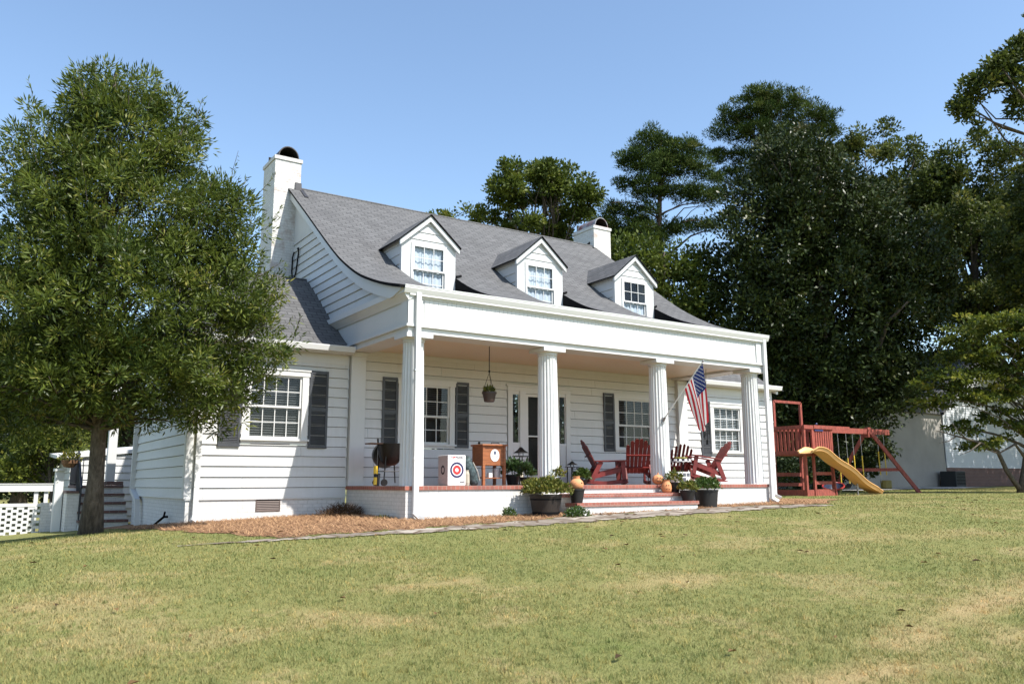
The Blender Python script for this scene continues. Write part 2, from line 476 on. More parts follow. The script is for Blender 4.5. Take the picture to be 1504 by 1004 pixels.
def inpoly(px, py, poly):
    r = np.zeros(np.shape(px), bool); n = len(poly)
    for i in range(n):
        x1, y1 = poly[i]; x2, y2 = poly[(i+1) % n]
        c = ((y1 > py) != (y2 > py)) & (px < (x2-x1)*(py-y1)/(y2-y1+1e-12)+x1)
        r ^= c
    return r
PATH = [(-4.4, -1.85), (-3.9, -1.9), (-3.5, -1.95), (-3.1, -2.0), (-0.8, -2.2), (3, -1.55), (6, -1.36), (8.2, -1.25), (9.8, -1.45), (10.6, -1.6)]
PW = [0.02, 0.04, 0.07, 0.12, 0.26, 0.48, 0.52, 0.50, 0.36, 0.2]
px_ = np.array([p[0] for p in PATH]); py_ = np.array([p[1] for p in PATH])
def path_d(x, y):
    """signed margin inside the walk (positive inside)"""
    c = np.interp(x, px_, py_); w = np.interp(x, px_, PW)
    w = w*(1+0.16*np.sin(x*5.1)+0.14*np.sin(x*11.3+1)+0.10*np.sin(x*23.7))
    d = w-np.abs(y-c)
    return np.where((x > px_[0]) & (x < px_[-1]), d, -1)
MULCH = [(-4.35, 9), (-4.4, 2.2), (-3.65, -0.3), (-3.05, -1.7), (-0.8, -1.8), (3.0, -0.95), (6, -0.8), (9, -0.65), (10.5, -1.1), (11.6, -0.9), (13, 0.3), (14.8, 1.0), (15.0, 3.0), (14, 3.2), (-3.2, 3.2), (-3.2, 9)]
def in_mulch(x, y):
    jx = 0.09*np.sin(y*7+x*3)+0.05*np.sin(x*17); jy = 0.09*np.sin(x*6.3)+0.05*np.sin(x*15+y*9)
    return inpoly(x+jx, y+jy, MULCH)
def sheet(name, test, x0, x1, y0, y1, st, dz, mat):
    xs = np.arange(x0, x1, st); ys = np.arange(y0, y1, st)
    X, Y = np.meshgrid(xs, ys); n = len(xs)
    k = (np.arange(len(ys)-1)[:, None]*n+np.arange(n-1)[None, :])
    cx = X[:-1, :-1]+st/2; cy = Y[:-1, :-1]+st/2
    k = k[test(cx, cy)]
    F = np.c_[k, k+1, k+n+1, k+n]
    used, inv = np.unique(F, return_inverse=True)
    V = np.c_[X.ravel(), Y.ravel(), gz(X.ravel(), Y.ravel())+dz][used]
    o = np_mesh(name, V, inv.reshape(F.shape), mat, smooth=True); return o
def m_mulch():
    m, nt, b, L = new_mat("pine_straw_mulch")
    f = noise(nt, 1, 6, scaled(nt, (40, 14, 20)), 0.75); g = noise(nt, 1.3, 3)
    c = ramp(nt, f, [(0.3, (0.09, 0.038, 0.02)), (0.55, (0.30, 0.160, 0.080)), (0.75, (0.48, 0.295, 0.165))])
    c = mix(nt, c, ramp(nt, g, [(0.3, (0.8, 0.8, 0.8)), (0.7, (1.15, 1.1, 1.0))]), 0.8, 'MULTIPLY')
    L.new(c, b.inputs['Base Color']); b.inputs['Roughness'].default_value = 1; bump(nt, b, f, 1.0, 0.03); return m
def m_path():
    m, nt, b, L = new_mat("flagstone_walk")
    v = nt.nodes.new("ShaderNodeTexVoronoi"); v.feature = 'DISTANCE_TO_EDGE'; v.inputs['Scale'].default_value = 1.0
    vc = nt.nodes.new("ShaderNodeTexVoronoi"); vc.inputs['Scale'].default_value = 1.0
    sc = scaled(nt, (2.0, 3.0, 0)); L.new(sc, v.inputs['Vector']); L.new(sc, vc.inputs['Vector'])
    hsv = nt.nodes.new("ShaderNodeSeparateColor"); L.new(vc.outputs['Color'], hsv.inputs[0])
    stone = ramp(nt, hsv.outputs[0], [(0.1, (0.18, 0.15, 0.12)), (0.5, (0.26, 0.225, 0.185)), (0.9, (0.36, 0.32, 0.27))])
    f = noise(nt, 14, 6)
    stone = mix(nt, stone, ramp(nt, f, [(0.3, (0.7, 0.68, 0.66)), (0.7, (1.1, 1.1, 1.1))]), 0.8, 'MULTIPLY')
    e = ramp(nt, v.outputs[0], [(0.03, (1, 1, 1)), (0.09, (0, 0, 0))])
    c = mix(nt, stone, (0.10, 0.065, 0.04), e)
    L.new(c, b.inputs['Base Color']); b.inputs['Roughness'].default_value = 0.9
    bump(nt, b, v.outputs[0], 0.4, 0.03); return m
walk = sheet("path", lambda x, y: path_d(x, y) > 0, -7, 12, -3.4, 0.4, 0.06, 0.016, m_path()); walk['kind'] = 'structure'
mm = m_mulch()
mulch = sheet("mulch_bed", lambda x, y: in_mulch(x, y) & (path_d(x, y) < 0.03) & ~((x > 0.05) & (x < 10.4) & (y > 0.1)), -4.8, 15.2, -2.4, 9.2, 0.08, 0.010, mm)
mulch['kind'] = 'stuff'; mulch['label'] = "reddish brown pine straw mulch along the house foundation"
# loose straw needles on the bed
n = 42000
sx = rng.uniform(-4.6, 13, n); sy = rng.uniform(-2.3, 3.0, n)
k = in_mulch(sx, sy) & (path_d(sx, sy) < -0.0) & ~((sx > 0) & (sx < 10.44) & (sy > 0.05)); sx, sy = sx[k], sy[k]; n = len(sx)
an = rng.uniform(0, math.pi, n); ln = rng.uniform(0.08, 0.20, n)
dx, dy = np.cos(an)*ln, np.sin(an)*ln; wx, wy = -np.sin(an)*0.008, np.cos(an)*0.008
zz = gz(sx, sy)+0.014; h1 = rng.uniform(0, 0.07, n)
V = np.stack([np.c_[sx-wx, sy-wy, zz], np.c_[sx+wx, sy+wy, zz], np.c_[sx+dx, sy+dy, zz+h1]], 1).reshape(-1, 3)
straw = np_mesh("pine_straw", V, np.arange(3*n).reshape(-1, 3), leaf_mat("straw_needle", (0.09, 0.04, 0.02), (0.46, 0.28, 0.15), 0.8, 0.1, 0.2), attr=np.repeat(rng.uniform(0, 0.75, n), 3))
straw['kind'] = 'stuff'; straw['label'] = "loose brown pine needles lying on the mulch bed"

def no_grass(x, y):
    return (in_mulch(x, y)) | (path_d(x, y) > 0.05) | ((x > -3.3) & (x < 14.1) & (y > 2.8)) | ((x > 0) & (x < 10.44) & (y > -0.02)) | ((x > 3.4) & (x < 7) & (y > -1))
n = 560000
r = 5.2*(46/5.2)**rng.uniform(0, 1, n); an = YAW + np.radians(rng.uniform(-46, 46, n))
bx = CAM[0]+r*np.sin(an); by = CAM[1]+r*np.cos(an)
k = ~no_grass(bx, by) & ~((bx < -3.3) & (by > 4)); bx, by, r = bx[k], by[k], r[k]; n = len(bx)
patch = 0.5+0.5*np.sin(bx*1.1+np.sin(by*0.9)*2)*np.sin(by*1.3+np.sin(bx*0.7)*2)
h = rng.uniform(0.015, 0.036, n)*(0.7+0.6*patch); h = h*(1-.55*dryness(bx, by)); w = 0.0026*np.clip(r/6, 1, 4.5)*rng.uniform(0.8, 1.4, n)
az = rng.uniform(0, 2*math.pi, n); tl = rng.uniform(0.2, 1.1, n)*h
pa = az+rng.uniform(-1, 1, n)
bz = gz(bx, by)-0.004
V = np.stack([np.c_[bx-np.cos(pa)*w, by-np.sin(pa)*w, bz], np.c_[bx+np.cos(pa)*w, by+np.sin(pa)*w, bz],
              np.c_[bx-np.sin(az)*tl, by+np.cos(az)*tl, bz+h]], 1).reshape(-1, 3)
grass = np_mesh("grass", V, np.arange(3*n).reshape(-1, 3), m_blade(), attr=np.repeat(np.clip(rng.normal(0.5, 0.22, n), 0, 1), 3))
add_attr(grass, 'dry', np.repeat(dryness(bx, by), 3))
grass['kind'] = 'stuff'; grass['label'] = "short dry yellow green mown grass of the front lawn"

# taller tufts of grass near the camera, a few clover-green weeds, and fallen leaves
n = 9000
r = 5.2*(16/5.2)**rng.uniform(0, 1, n); an = YAW+np.radians(rng.uniform(-46, 46, n))
tcx = CAM[0]+r*np.sin(an); tcy = CAM[1]+r*np.cos(an)
m_ = 9; bx = (tcx[:, None]+rng.normal(0, .022, (n, m_))).ravel(); by = (tcy[:, None]+rng.normal(0, .022, (n, m_))).ravel()
k = ~no_grass(bx, by) & ~((bx < -3.3) & (by > 4)); tint_ = np.repeat(np.clip(rng.normal(.5, .35, n), 0, 1), m_)[k]; bx, by = bx[k], by[k]; n = len(bx)
h = rng.uniform(.025, .055, n); az = rng.uniform(0, 2*math.pi, n); tl = h*rng.uniform(.2, 1.0, n); pa = az+rng.uniform(-1, 1, n); w = .003*rng.uniform(.8, 1.4, n); bz = gz(bx, by)-.004
V = np.stack([np.c_[bx-np.cos(pa)*w, by-np.sin(pa)*w, bz], np.c_[bx+np.cos(pa)*w, by+np.sin(pa)*w, bz], np.c_[bx-np.sin(az)*tl, by+np.cos(az)*tl, bz+h]], 1).reshape(-1, 3)
tufts = np_mesh("grass_tufts", V, np.arange(3*n).reshape(-1, 3), bpy.data.materials["lawn_blade"], attr=np.repeat(tint_, 3))
add_attr(tufts, 'dry', np.repeat(dryness(bx, by)*.8, 3))
tufts['kind'] = 'stuff'; tufts['label'] = "longer tufts of grass in the foreground of the lawn"
n = 260
fx = rng.uniform(-9, 22, n); fy = rng.uniform(-12, 2, n); k = ~((fx > -3.3) & (fy > -.1)); fx, fy = fx[k], fy[k]; n = len(fx)
fa = rng.uniform(0, 6.28, n); fl_ = rng.uniform(.03, .07, n); fz = gz(fx, fy)+.03
c_, s_ = np.cos(fa)*fl_, np.sin(fa)*fl_
V = np.stack([np.c_[fx-c_, fy-s_, fz], np.c_[fx+s_*.45, fy-c_*.45, fz+.02], np.c_[fx+c_, fy+s_, fz+.008], np.c_[fx-s_*.45, fy+c_*.45, fz+.025]], 1).reshape(-1, 3)
fallen = np_mesh("fallen_leaves", V, np.arange(4*n).reshape(-1, 4), leaf_mat("fallen_leaf", (.05, .03, .015), (.20, .12, .05), .8, .1, .2), attr=np.repeat(rng.uniform(0, .75, n), 4))
fallen['kind'] = 'stuff'; fallen['label'] = "small brown fallen leaves scattered on the lawn"
# ------------------------------------------------------------------ the house
W = 10.445; WY = 2.95; WL = -3.34; WR = 14.2
COLX = [0.2724+3.3*i for i in range(4)]
house = thing("white_house", "white clapboard house with four fluted porch columns, three dormers and a grey shingle roof", "house", (5.2, 5.0, -0.6))
ROWH = 0.2163
jr = random.Random(5)
def clap(mb, x0, x1, z0, z1, y, holes=(), t=0.03, zb=-0.235, lim=None):
    """lapped boards facing -Y on plane y; holes=(xa,xb,za,zb); lim(z)->(xa,xb) clips to a gable outline"""
    k0 = math.floor((z0-zb)/ROWH+1e-6)
    z = zb+k0*ROWH
    while z < z1-1e-4:
        a, b = max(z, z0), min(z+ROWH, z1)
        if b-a > 0.01:
            jt = set() if lim else {x0+(x1-x0)*jr.random() for _ in range(int((x1-x0)/3.2))}   # butt joints
            cuts = sorted({x0, x1} | jt | {v for h in holes for v in h[:2] if x0 < v < x1})
            for xa, xb in zip(cuts, cuts[1:]):
                if xb in jt: xb -= .006
                segs = [(a, b)]
                for h in holes:
                    if h[0] <= xa+1e-6 and h[1] >= xb-1e-6:
                        ns = []
                        for s0, s1 in segs:
                            if h[3] <= s0 or h[2] >= s1: ns.append((s0, s1)); continue
                            if h[2] > s0: ns.append((s0, h[2]))
                            if h[3] < s1: ns.append((h[3], s1))
                        segs = ns
                for s0, s1 in segs:
                    if s1-s0 < 0.004: continue
                    s1 = s1-.009 if abs(s1-(z+ROWH)) < 1e-6 else s1  # gap left so a dark line stands in for the lap shadow
                    f = lambda q: y-t*(1-(q-z)/ROWH)-0.003
                    if lim:
                        A0, B0 = lim(s0); A1, B1 = lim(s1)
                        A0, B0, A1, B1 = max(xa, A0), min(xb, B0), max(xa, A1), min(xb, B1)
                        if B0-A0 < 0.02: continue
                        if B1-A1 < 0.01: A1 = B1 = (A1+B1)/2; A1 -= .004; B1 += .004
                    else: A0, B0, A1, B1 = xa, xb, xa, xb
                    mb.hexa(((A0, f(s0), s0), (B0, f(s0), s0), (B0, y+.02, s0), (A0, y+.02, s0)),
                            ((A1, f(s1), s1), (B1, f(s1), s1), (B1, y+.02, s1), (A1, y+.02, s1)))
                    e0, e1 = (A0, A1), (B0, B1)                       # dark backing for joints, and a painted shadow line along each board
                    mb.hexa(((A0, y+.022, s0-.001), (B0, y+.022, s0-.001), (B0, y+.03, s0-.001), (A0, y+.03, s0-.001)),
                            ((A1, y+.022, s1+.0085), (B1, y+.022, s1+.0085), (B1, y+.03, s1+.0085), (A1, y+.03, s1+.0085)), 1)
        z += ROWH
LEFT = lambda X: Matrix.Translation((X, 0, 0)) @ Matrix.Rotation(-math.pi/2, 4, 'Z')   # local (u, -out, z): u = -Y
RIGHT = lambda X: Matrix.Translation((X, 0, 0)) @ Matrix.Rotation(math.pi/2, 4, 'Z')   # u = +Y

# --- roof profile (y, z) front slope of the main block
RP = [(-0.10, 3.885), (0.37, 4.00), (0.86, 4.14), (1.38, 4.32), (1.94, 4.53), (2.53, 4.83), (3.17, 5.20), (3.85, 5.68), (4.59, 6.23), (5.54, 6.94), (6.64, 7.745), (7.20, 8.16)]
_ry = np.array([a for a, _ in RP]); _rz = np.array([b for _, b in RP])
_fine = np.linspace(-0.10, 7.2, 200); _fz = np.interp(_fine, _ry, _rz)
for _ in range(60): _fz[1:-1] = 0.5*_fz[1:-1]+0.25*(_fz[:-2]+_fz[2:])
def rz_(y): return float(np.interp(y, _fine, _fz))
def ry_(z): return float(np.interp(z, _fz, _fine))
RXL, RXR = -0.24, 10.68
DC = [1.922, 5.222, 8.522]; DHW = 0.735; DY = 2.85; DE = 5.84; DA = 6.46

def roof_strip(mb, xa, xb, y0, y1, th=0.06, n=24, m=0):
    ys = np.linspace(y0, y1, n); zs = [rz_(y) for y in ys]
    s = np.r_[0, np.cumsum(np.hypot(np.diff(ys), np.diff(zs)))] + y0*1.1
    for i in range(n-1):
        mb.poly(((xa, ys[i], zs[i]), (xb, ys[i], zs[i]), (xb, ys[i+1], zs[i+1]), (xa, ys[i+1], zs[i+1])), m,
                [(xa, s[i]), (xb, s[i]), (xb, s[i+1]), (xa, s[i+1])])
        mb.poly(((xa, ys[i+1], zs[i+1]-th), (xb, ys[i+1], zs[i+1]-th), (xb, ys[i], zs[i]-th), (xa, ys[i], zs[i]-th)), 1)
    return ys, zs
mb = MB()
edges = [RXL]
for c in DC: edges += [c-DHW, c+DHW]
edges.append(RXR)
YC = 0.62                                             # the recess in front of each dormer starts here
for i in range(len(edges)-1):
    xa, xb = edges[i], edges[i+1]
    if i % 2 == 0: roof_strip(mb, xa, xb, -0.10, 7.2, n=44)
    else:
        roof_strip(mb, xa, xb, -0.10, YC, n=6); roof_strip(mb, xa, xb, DY+0.06, 7.2, n=28)
for X, sgn in ((RXL, -1), (RXR, 1)):                  # rake edge of the shingles, coloured black for its shadow line
    ys = np.linspace(-0.10, 7.2, 44)
    for y0, y1 in zip(ys, ys[1:]):
        q = [(X, y0, rz_(y0)), (X, y1, rz_(y1)), (X, y1, rz_(y1)-.06), (X, y0, rz_(y0)-.06)]
        mb.poly(q if sgn < 0 else q[::-1], 1)
mb.poly([(RXL, -.10, 3.885), (RXL, -.10, 3.825), (RXR, -.10, 3.825), (RXR, -.10, 3.885)], 1)
# back slope
bs = 5.6
mb.poly([(RXL, 7.2, 8.16), (RXR, 7.2, 8.16), (RXR, 12.4, 4.4), (RXL, 12.4, 4.4)], 0, [(RXL, 0), (RXR, 0), (RXR, 6.4), (RXL, 6.4)])
mb.tube([(RXL, 7.2, 8.15), (RXR, 7.2, 8.15)], 0.045, 6, 0)
roof = mb.build("roof", [M['shingle'], M['black']], house)
# recess floors and black cheeks in front of the dormers
for c in DC:
    mb = MB()
    xa, xb = c-DHW, c+DHW; zf = rz_(YC)-0.03
    mb.poly([(xa, YC, zf), (xb, YC, zf), (xb, DY, zf+.05), (xa, DY, zf+.05)], 0)
    ys = np.linspace(YC, DY+.06, 16)
    for y0, y1 in zip(ys, ys[1:]):
        mb.poly([(xb, y0, zf), (xb, y1, zf), (xb, y1, rz_(y1)+.012), (xb, y0, rz_(y0)+.012)], 0)
        mb.poly([(xa, y1, zf), (xa, y0, zf), (xa, y0, rz_(y0)), (xa, y1, rz_(y1))], 0)
    # upstand of black flashing at the right cheek
    mb.beam((xb+.02, DY-.02, rz_(DY)+.035), (xb+.26, DY+.16, rz_(DY+.16)+.03), .04, .05, 0)
    mb.build("black_roof_flashing", M['black'], house)

# --- dormers
def window_unit(parent, x0, x1, z0, z1, y, cols, rows, zm=None, cas=0.13, blind='blind', name="window", depth=0.10, sill=True, proud=0.045, curtain=False, bl_low=True, top_cas=None):
    """double-hung window facing -Y; x0..z1 is the sash opening; returns the casing (a part); sash, pane, blind are its sub-parts"""
    zm = zm if zm is not None else (z0+z1)/2
    mb = MB(); yf = y-proud
    tc = top_cas or cas
    if cas:
        mb.box(x0-cas, x0, yf, y+depth, z0, z1); mb.box(x1, x1+cas, yf, y+depth, z0, z1)
        mb.box(x0-cas-.02, x1+cas+.02, yf-.012, y+depth, z1, z1+tc); mb.box(x0-cas, x1+cas, yf, y+depth, z0-cas*.8, z0)
        if sill: mb.box(x0-cas-.03, x1+cas+.03, yf-.045, yf-.003, z0-.05, z0-.005)
        mb.box(x0-cas-.035, x1+cas+.035, yf-.03, yf-.014, z1+tc-.03, z1+tc+.012)
    else: mb.box(x0, x1, y+depth-.01, y+depth, z0, z1)
    w = mb.build(name, M['trim'], parent)
    mb = MB(); s = 0.045
    for (a, b, yy) in ((zm-.02, z1, y-.012), (z0, zm+.02, y+.022)):
        mb.box(x0, x0+s, yy, yy+.03, a, b); mb.box(x1-s, x1, yy, yy+.03, a, b)
        mb.box(x0+s, x1-s, yy+.001, yy+.03, b-s, b); mb.box(x0+s, x1-s, yy+.001, yy+.03, a, a+s)
        for i in range(1, cols):
            xx = x0+s+(x1-x0-2*s)*i/cols; mb.box(xx-.009, xx+.009, yy+.006, yy+.024, a+s, b-s)
        for j in range(1, rows):
            q = a+s+(b-a-2*s)*j/rows; mb.box(x0+s, x1-s, yy+.008, yy+.022, q-.009, q+.009)
    mb.build("sash", M['trim'], w)
    mb = MB()
    mb.poly([(x0+s, y+.002, zm), (x1-s, y+.002, zm), (x1-s, y+.002, z1-s), (x0+s, y+.002, z1-s)])
    mb.poly([(x0+s, y+.038, z0+s), (x1-s, y+.038, z0+s), (x1-s, y+.038, zm), (x0+s, y+.038, zm)])
    mb.build("pane", M['glass'], w)
    mb = MB()
    if curtain:
        n = 40
        for i in range(n):
            a = x0+(x1-x0)*i/n; b = x0+(x1-x0)*(i+1)/n
            ya = y+.10+.02*math.sin(i*1.3); yb = y+.10+.02*math.sin((i+1)*1.3)
            mb.poly([(a, ya, z0), (b, yb, z0), (b, yb, z1), (a, ya, z1)])
        mb.build("curtain", M['curtain'], w)
    else:
        zz = z0+.02 if bl_low else zm-.05
        while zz < z1-.05:
            mb.hexa(((x0+.02, y+.085, zz), (x1-.02, y+.085, zz), (x1-.02, y+.125, zz+.012), (x0+.02, y+.125, zz+.012)),
                    ((x0+.02, y+.085, zz+.003), (x1-.02, y+.085, zz+.003), (x1-.02, y+.125, zz+.015), (x0+.02, y+.125, zz+.015)))
            zz += .05
        mb.build("blind", M[blind], w)
    mb = MB(); mb.box(x0-.02, x1+.02, y+.32, y+.34, z0-.02, z1+.02)
    mb.box(x0-.05, x0-.02, y+.10, y+.34, z0, z1); mb.box(x1+.02, x1+.05, y+.10, y+.34, z0, z1)
    mb.box(x0-.05, x1+.05, y+.10, y+.34, z1+.02, z1+.04); mb.box(x0-.05, x1+.05, y+.10, y+.34, z0-.04, z0-.02)
    mb.build("dark_room", M['dark'], w)
    return w

for di, c in enumerate(DC):
    xa, xb = c-DHW+.03, c+DHW-.03; zb = rz_(YC)-.01
    wx0, wx1, wz0, wz1 = c-.43, c+.43, 4.42, 5.70
    mb = MB()
    # smooth front boards around the window, then the little boarded gable
    for q in ((xa, wx0, zb, DE), (wx1, xb, zb, DE), (wx0, wx1, wz1, DE), (wx0, wx1, zb, wz0)):
        mb.box(q[0], q[1], DY, DY+.06, q[2], q[3])
    slope = (DA-DE)/(DHW+.02)
    gl = lambda z: (c-(DA-.03-z)/slope, c+(DA-.03-z)/slope)
    z = DE
    for k in range(3):
        z1 = z+.19 if k < 2 else DA-.05
        A0, B0 = gl(z); A1, B1 = gl(z1)
        mb.hexa(((A0, DY-.02, z), (B0, DY-.02, z), (B0, DY+.06, z), (A0, DY+.06, z)), ((A1, DY+.002, z1), (B1, DY+.002, z1), (B1, DY+.06, z1), (A1, DY+.06, z1)))
        z = z1
    # rake boards under the roof edge
    for sg in (-1, 1):
        sl_ = (DA+.03-(DE-.075))/(DHW+.10); zt_ = lambda q: DA+.03-.045-sl_*q
        xo = DHW+.07
        A_ = [(c, DY-.095, zt_(0)-.13), (c+sg*xo, DY-.095, zt_(xo)-.13), (c+sg*xo, DY-.03, zt_(xo)-.13), (c, DY-.03, zt_(0)-.13)]
        B_ = [(c, DY-.095, zt_(0)), (c+sg*xo, DY-.095, zt_(xo)), (c+sg*xo, DY-.03, zt_(xo)), (c, DY-.03, zt_(0))]
        if sg < 0: A_, B_ = A_[::-1], B_[::-1]
        mb.hexa(A_, B_)
    # boarded cheeks
    for X, T in ((xa, LEFT(xa)), (xb, RIGHT(xb))):
        z = rz_(DY)-.05
        while z < DE:
            z1 = min(z+.235, DE); ye0, ye1 = ry_(z)+.25, ry_(z1)+.25
            sg = -1 if X == xa else 1
            o0, o1 = X+sg*.022, X+sg*.002
            A = [(o0, DY+.002, z), (o0, ye0, z), (X-sg*.05, ye0, z), (X-sg*.05, DY+.002, z)]
            B = [(o1, DY+.002, z1), (o1, ye1, z1), (X-sg*.05, ye1, z1), (X-sg*.05, DY+.002, z1)]
            if sg > 0: mb.hexa([A[0], A[1], A[2], A[3]], [B[0], B[1], B[2], B[3]])
            else: mb.hexa([A[0], A[3], A[2], A[1]], [B[0], B[3], B[2], B[1]])
            z = z1
        sg = -1 if X == xa else 1
        mb.box(min(X, X+sg*.028), max(X, X+sg*.028), DY-.008, DY+.09, zb, DE)
    dorm = mb.build("dormer", M['trim'], house)
    mb = MB()
    for sg in (-1, 1):
        xe = c+sg*(DHW+.10); ze = DE-.075
        yr = ry_(DA)+.05; ye = ry_(ze)+.05; yf = DY-.13
        P = [(c, yf, DA+.03), (xe, yf, ze), (xe, ye, ze), (c, yr, DA+.03)]
        L_ = math.hypot(xe-c, DA-ze)
        uv = [(yf, L_), (yf, 0), (ye, 0), (yr, L_)]
        mb.poly(P if sg > 0 else P[::-1], 0, uv if sg > 0 else uv[::-1])
        Q = [(a, b, z-.035) for a, b, z in P]
        mb.poly(Q[::-1] if sg > 0 else Q, 1)
        for i, j in ((0, 1), (1, 2)): mb.poly([P[i], P[j], Q[j], Q[i]], 1)
    mb.build("dormer_roof", [M['shingle'], M['black']], dorm)
    # window as sub-parts of the dormer
    cur = di < 2
    mbs = MB(); s = .04; zm = 5.10; y = DY-.015
    mbs.box(wx0-.05, wx0, y-.012, y+.07, wz0, wz1+.05); mbs.box(wx1, wx1+.05, y-.012, y+.07, wz0, wz1+.05); mbs.box(wx0, wx1, y-.012, y+.07, wz1, wz1+.05)
    for (a, b, yy, cc, rr) in ((zm-.02, wz1, y-.008, 3, 2), (wz0, zm+.02, y+.03, 3, 2)):
        mbs.box(wx0, wx0+s, yy, yy+.03, a, b); mbs.box(wx1-s, wx1, yy, yy+.03, a, b)
        mbs.box(wx0+s, wx1-s, yy+.001, yy+.03, b-s, b); mbs.box(wx0+s, wx1-s, yy+.001, yy+.03, a, a+s)
        for i in range(1, cc): xx = wx0+s+(wx1-wx0-2*s)*i/cc; mbs.box(xx-.008, xx+.008, yy+.006, yy+.024, a+s, b-s)
        for j in range(1, rr): q = a+s+(b-a-2*s)*j/rr; mbs.box(wx0+s, wx1-s, yy+.008, yy+.022, q-.008, q+.008)
    mbs.build("sash", M['trim'], dorm)
    mbs = MB(); mbs.poly([(wx0, y+.025, zm), (wx1, y+.025, zm), (wx1, y+.025, wz1), (wx0, y+.025, wz1)]); mbs.poly([(wx0, y+.045, wz0), (wx1, y+.045, wz0), (wx1, y+.045, zm), (wx0, y+.045, zm)])
    mbs.build("pane", M['glass'], dorm)
    mbs = MB(); zc0 = wz0 if cur else wz0
    zc1 = wz1 if cur else zm
    for i in range(30):
        a = wx0+(wx1-wx0)*i/30; b = wx0+(wx1-wx0)*(i+1)/30
        ya = y+.085+.012*math.sin(i*1.3); yb = y+.085+.012*math.sin((i+1)*1.3)
        mbs.poly([(a, ya, zc0), (b, yb, zc0), (b, yb, zc1), (a, ya, zc1)])
    mbs.build("curtain", M['curtain'], dorm)
    mbs = MB(); mbs.box(wx0-.02, wx1+.02, y+.42, y+.44, wz0, wz1); mbs.build("dark_room", M['dark'], dorm)

# --- rake boards and gables
for X0, X1 in ((-0.17, -0.02), (W+.02, W+.17)):
    mb = MB()
    ys = np.linspace(-0.02, 7.2, 40)
    for y0, y1 in zip(ys, ys[1:]):
        a0, a1 = rz_(y0)-.065, rz_(y1)-.065; h0 = min(.26, .03+max(0, y0)*.5); h1 = min(.26, .03+max(0, y1)*.5)
        mb.hexa(((X0, y0, a0-h0), (X1, y0, a0-h0), (X1, y1, a1-h1), (X0, y1, a1-h1)), ((X0, y0, a0), (X1, y0, a0), (X1, y1, a1), (X0, y1, a1)))
    mb.build("rake_board", M['trim'], house)
for side in (0, 1):
    mb = MB()
    mb.T = LEFT(0.0) if side == 0 else RIGHT(W)
    sg = -1 if side == 0 else 1
    def lim(z):
        ya = ry_(z+.08)+.02; yb = 14.4-ya
        return (-yb, -ya) if side == 0 else (ya, yb)
    clap(mb, -13 if side == 0 else 1.0, -1.0 if side == 0 else 13, 3.80, 6.5, 0, lim=lim)
    z0 = 6.5; A0, B0 = lim(z0); A1, B1 = lim(8.0)
    mb.hexa(((A0, -.012, z0), (B0, -.012, z0), (B0, .02, z0), (A0, .02, z0)), ((A1, -.012, 8.0), (B1, -.012, 8.0), (B1, .02, 8.0), (A1, .02, 8.0)))
    mb.build("gable_wall", [M['white'], M['dark']], house)

# --- porch back wall, wings
winL = (1.35, 2.58, .96, 2.33); winR = (7.865, 9.095, .96, 2.33)
mb = MB()
clap(mb, 0.36, W-.36, -.02, 3.05, WY, holes=((1.22, 2.71, .85, 2.46), (7.735, 9.225, .85, 2.46), (4.22, 6.22, -.1, 2.45)))
mb.build("wall", [M['white'], M['dark']], house)
mb = MB()
clap(mb, WL+.13, -.0, -.235, 2.66, WY, holes=((-2.32, -.92, .86, 2.47),)); mb.build("wall", [M['white'], M['dark']], house)
mb = MB()
clap(mb, W-.0, WR-.13, -.235, 2.66, WY, holes=((11.47, 12.91, .82, 2.41),)); mb.build("wall", [M['white'], M['dark']], house)
def wing_lim(z):
    return None
